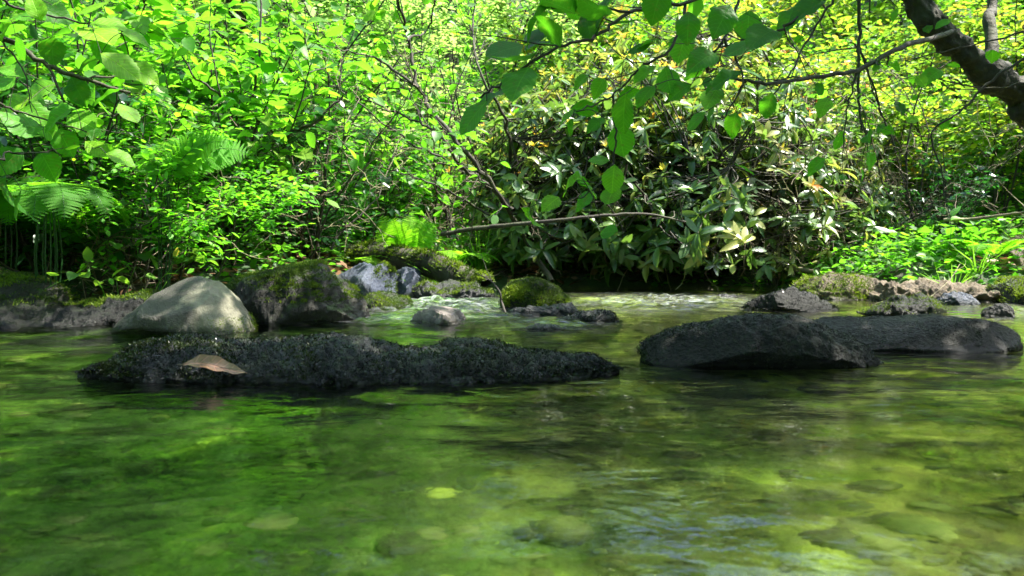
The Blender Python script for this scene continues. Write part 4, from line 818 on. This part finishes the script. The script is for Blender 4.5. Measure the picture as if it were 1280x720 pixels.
overhang('overhanging_branch', 'dark branch with wide jagged leaves coming in from the top left corner', [
    ([(-1560, -520, 1.5), (-700, -160, 1.8), (-90, 20, 2.1), (0, 47, 2.2), (60, 81, 2.2), (100, 97, 2.2), (161, 116, 2.3)], .011), ([(60, 81, 2.2), (78, 125, 2.2), (88, 165, 2.3), (96, 200, 2.3)], .004), ([(161, 130, 2.3), (145, 150, 2.3), (130, 182, 2.4)], .004),
    ([(-420, -60, 1.95), (-60, -20, 2.1), (20, 10, 2.2), (90, 25, 2.2), (150, 40, 2.3)], .005), ([(0, 47, 2.2), (30, 90, 2.2), (40, 140, 2.2)], .003), ([(-420, -50, 1.95), (-40, 110, 2.), (10, 135, 2.1), (60, 150, 2.2), (110, 165, 2.2)], .004), ([(-400, -40, 1.95), (-40, 180, 2.), (10, 190, 2.1), (60, 190, 2.1)], .004)],
    [(30, 18, 10, 62, .6), (65, 12, 350, 60, .7), (120, 38, 345, 74, 1.), (100, 45, 200, 50, .6), (135, 28, 10, 56, .8), (150, 80, 330, 66, 1.), (178, 88, 340, 50, .9), (110, 75, 200, 46, .1), (65, 62, 250, 44, .1), (95, 110, 300, 48, .08), (135, 115, 200, 50, .2), (160, 140, 320, 44, .8),
     (15, 130, 200, 62, .9), (45, 145, 340, 58, .9), (75, 138, 200, 48, .8), (30, 160, 180, 60, .7), (100, 150, 340, 50, .7), (80, 175, 300, 44, .6), (5, 105, 220, 44, .9), (120, 185, 330, 50, .8), (150, 195, 350, 44, .9), (10, 200, 230, 56, .4), (60, 205, 300, 48, .7), (45, 10, 100, 40, .9), (10, 25, 200, 60, .8), (85, -5, 30, 60, .8), (0, 240, 250, 60, .2), (25, 60, 290, 40, .2), (115, 10, 30, 50, .9), (170, 45, 350, 44, .9), (20, 255, 250, 50, .3), (12, 85, 350, 50, .85), (50, 110, 200, 50, .6), (130, 60, 320, 46, .7)],
    'broad', 73, 2.2, .07, rnd=1, sub=2)
# slender saplings among the left shrubs
def sapling(label, base, paths, seed, mat='green', lsize=.075, tint=.6, r0=.014):
    g = G(seed); o = at(*base); root = empty('sapling', o); tag(root, label, 'sapling', 'slender saplings on the left slope'); tb = Tubes(); Lv = Leaves()
    for p in paths:
        S = spline(([gp(p[0][0], p[0][2], -.05)] if p is paths[0] else [])+[at(*q) for q in p], 6)-o; S = S+g.normal(0, .006, S.shape); tb.add(S, r0*np.linspace(1, .35, len(S)), 6, .5)
        for k in range(13):
            j = g.integers(3, len(S)-1); t = grow(g, S[j], g.normal(0, .8, 3)+[0, 0, .3], g.uniform(.2, .5), 6, .18); tb.add(t, r0*.3*np.linspace(1, .3, 7), 4, .5); twig_leaves(Lv, g, t, .05, lsize, tint, start=.3)
    tb.build('stems', M['bark'], root); Lv.build('foliage', L_MED, M[mat], root)
sapling('slender forked sapling with bare lower stems between the large fern and the arching shrub', (290, 300, 4.6), [[(290, 300, 4.6), (300, 240, 4.6), (310, 200, 4.6), (285, 155, 4.6), (318, 110, 4.6), (325, 20, 4.6), (330, -60, 4.7)], [(310, 200, 4.6), (345, 175, 4.5), (395, 150, 4.4), (430, 120, 4.4)], [(305, 215, 4.6), (320, 160, 4.7), (345, 110, 4.7), (350, 40, 4.7)]], 81)
sapling('slender sapling with round leaves rising behind the dark left branch', (270, 260, 4.2), [[(280, 300, 4.3), (275, 200, 4.2), (275, 120, 4.2), (262, 40, 4.2), (270, -60, 4.2)], [(275, 120, 4.2), (240, 90, 4.1), (215, 40, 4.1)]], 82, 'green', .07, .8, .007)

# --- leaning tree (top right) with an unseen crown added over the pool to shade the rocks
def leaning_tree():
    g = G(91); base = np.array([3.75, 3.3, float(ground(np.array([3.75]), np.array([3.3]))[0])]); root = empty('leaning_tree', base); tag(root, 'thick mossy-barked tree trunk leaning across the top right corner', 'tree'); o = base
    P = [base-[0, 0, .15], base+[-.1, -.05, .35], at(1345, 160, 2.75), at(1285, 122, 2.7), at(1230, 84, 2.65), at(1178, 40, 2.6), at(1135, -14, 2.6), at(1085, -120, 2.6), np.array([1.2, 2.4, 1.5]), np.array([1.6, 2.2, 2.3]), np.array([2.1, 1.9, 3.5]), np.array([2.4, 1.7, 4.8])]
    S = spline(P, 26)-o; tb = Tubes(); rad = np.interp(np.linspace(0, 1, len(S)), [0, .15, .3, .6, 1], [.15, .068, .050, .042, .02]); tb.add(S, rad, 48, .5, .7)
    tb.build('trunk', M['trunk'], root)
    br = Tubes(); Lv = Leaves()
    for k in range(29):  # crown out of view, shaped to throw shade on pool and rocks
        j = g.integers(int(len(S)*.74), len(S)-1); a = k*2.4
        bp = grow(g, S[j], [math.cos(a), math.sin(a), .25], g.uniform(1.2, 2.6), 9, .12, .0); br.add(bp, .02*np.linspace(1, .2, 10), 5, .5)
        for q in range(14):
            tp = grow(g, bp[g.integers(2, 10)], g.normal(0, 1, 3)*[1, 1, .4], g.uniform(.4, .8), 5, .18, -.02); br.add(tp, .005*np.linspace(1, .3, 6), 3, .5); twig_leaves(Lv, g, tp, .05, .125, .5)
    br.build('branches', M['bark'], root); Lv.build('crown', L_SMALL, M['green'], root)
    fk = Tubes(); q = spline([at(1232, 88, 2.66), at(1240, 60, 2.72), at(1236, 20, 2.8), at(1240, -20, 2.9), at(1225, -300, 3.2), at(1230, -700, 3.3)], 8)-o; fk.add(q, .024*np.linspace(1, .5, len(q)), 10, .5, .25); fk.build('upright_branch', M['trunk'], root)
leaning_tree()

# --- canopy trees
TG = 'tall broadleaf trees of the wood'
T1 = tree('broadleaf_tree', '', gp(330, 10), G(101), 8.5, .13, 1.5, 24, 'green', .6, lsize=.15, group=TG)
T2 = tree('broadleaf_tree', '', gp(900, 12), G(102), 9.5, .15, 1.7, 24, 'lime', .35, lsize=.15, group=TG)
def tp(T, x, y, rz, sc, label, new=True):
    z = float(ground(np.array([float(x)]), np.array([float(y)]))[0])
    if new: copy_tree(T[0], T[1], (x, y, z), rz, sc, label)
    else: T[0].location = (x, y, z); T[0].rotation_euler = (0, 0, rz); T[0].scale = (sc,)*3; T[0]['label'] = label
tp(T1, -3.2, 9.4, 0, 1, 'tall green tree on the left slope behind the saplings', False)
tp(T2, 1.2, 13.5, 0, 1, 'tall yellow-green tree behind the rhododendron thicket', False)
for T, x, y, rz, sc, label in [(T1, -6.2, 8, 1.5, 1.05, 'tall green tree at the left edge of the wood'), (T1, -1.0, 12.5, 3, 1.1, 'tall green tree behind the arching bare shrub'),
    (T1, -4.4, 5.0, 4.2, .95, 'tall green tree over the left shore'),
    (T2, 1.0, 15.5, 2, 1.2, 'distant tall tree seen through the gap in the centre'), (T1, -5.5, 14, 5, 1.2, 'distant tall tree high on the left slope'), (T2, 9.5, 17, 4, 1.2, 'distant tall tree high on the right slope')]:
    tp(T, x, y, rz, sc, label)
for x, y, rz, sc, T in [(-3.4, .2, 1, .8, T1), (-2.6, -3.0, 2, .8, T1), (3.7, -2.0, 4, .8, T1), (-1.2, -6.5, 5, 1.0, T1), (1.6, -5.0, 3, .9, T1), (4.6, -5.5, .9, 1., T1), (-5, -6, 5, 1., T1), (5.2, .8, .3, .9, T1)]:  # out-of-view trees added to darken the rocks and the near water
    tp(T, x, y, rz, sc, 'unseen tall broadleaf tree added on the near bank behind the viewer for shade')

# --- ground cover and litter on the slopes (uncountable)
def ground_cover():
    g = G(111); n = 280000
    y = 3+g.uniform(0, 1, n)**1.2*24; x = g.uniform(-1, 1, n)*(1.25*y+2.); s = sdist(x, y); k = s > .03; x, y, s = x[k], y[k], s[k]; z = ground(x, y); n = len(x)
    cl = fbm(np.stack([x, y, x*0], -1)*1.3+4, 3); k = cl+g.normal(0, .35, n) > -.45; 
    L = Leaves(); L.add(np.stack([x, y, z+g.uniform(0, .22, n)*sm(s, 0, .5)+.01], -1)[k], nrm(g.normal(0, 1, (k.sum(), 3))*[1, 1, .35]), nrm(UP+g.normal(0, .45, (k.sum(), 3))), g.uniform(.03, .075, k.sum())*(1+.12*np.clip(y[k]-7, 0, 20)), np.clip(.5+.35*cl[k]+g.normal(0, .2, k.sum()), 0, 1))
    tag(L.build('ground_cover', L_SMALL, M['green']), 'carpet of small green leaves covering the banks and slopes', 'ground cover', kind='stuff')
    q = ~k; L = Leaves(); m_ = q.sum(); L.add(np.stack([x, y, z+g.uniform(0, .03, n)+.004], -1)[q], nrm(g.normal(0, 1, (m_, 3))*[1, 1, .2]), nrm(UP+g.normal(0, .35, (m_, 3))), g.uniform(.03, .09, m_), g.uniform(0, 1, m_))
    tag(L.build('leaf_litter', L_SMALL, M['brownleaf']), 'brown leaf litter scattered over the forest floor', 'leaf litter', kind='stuff')
ground_cover()
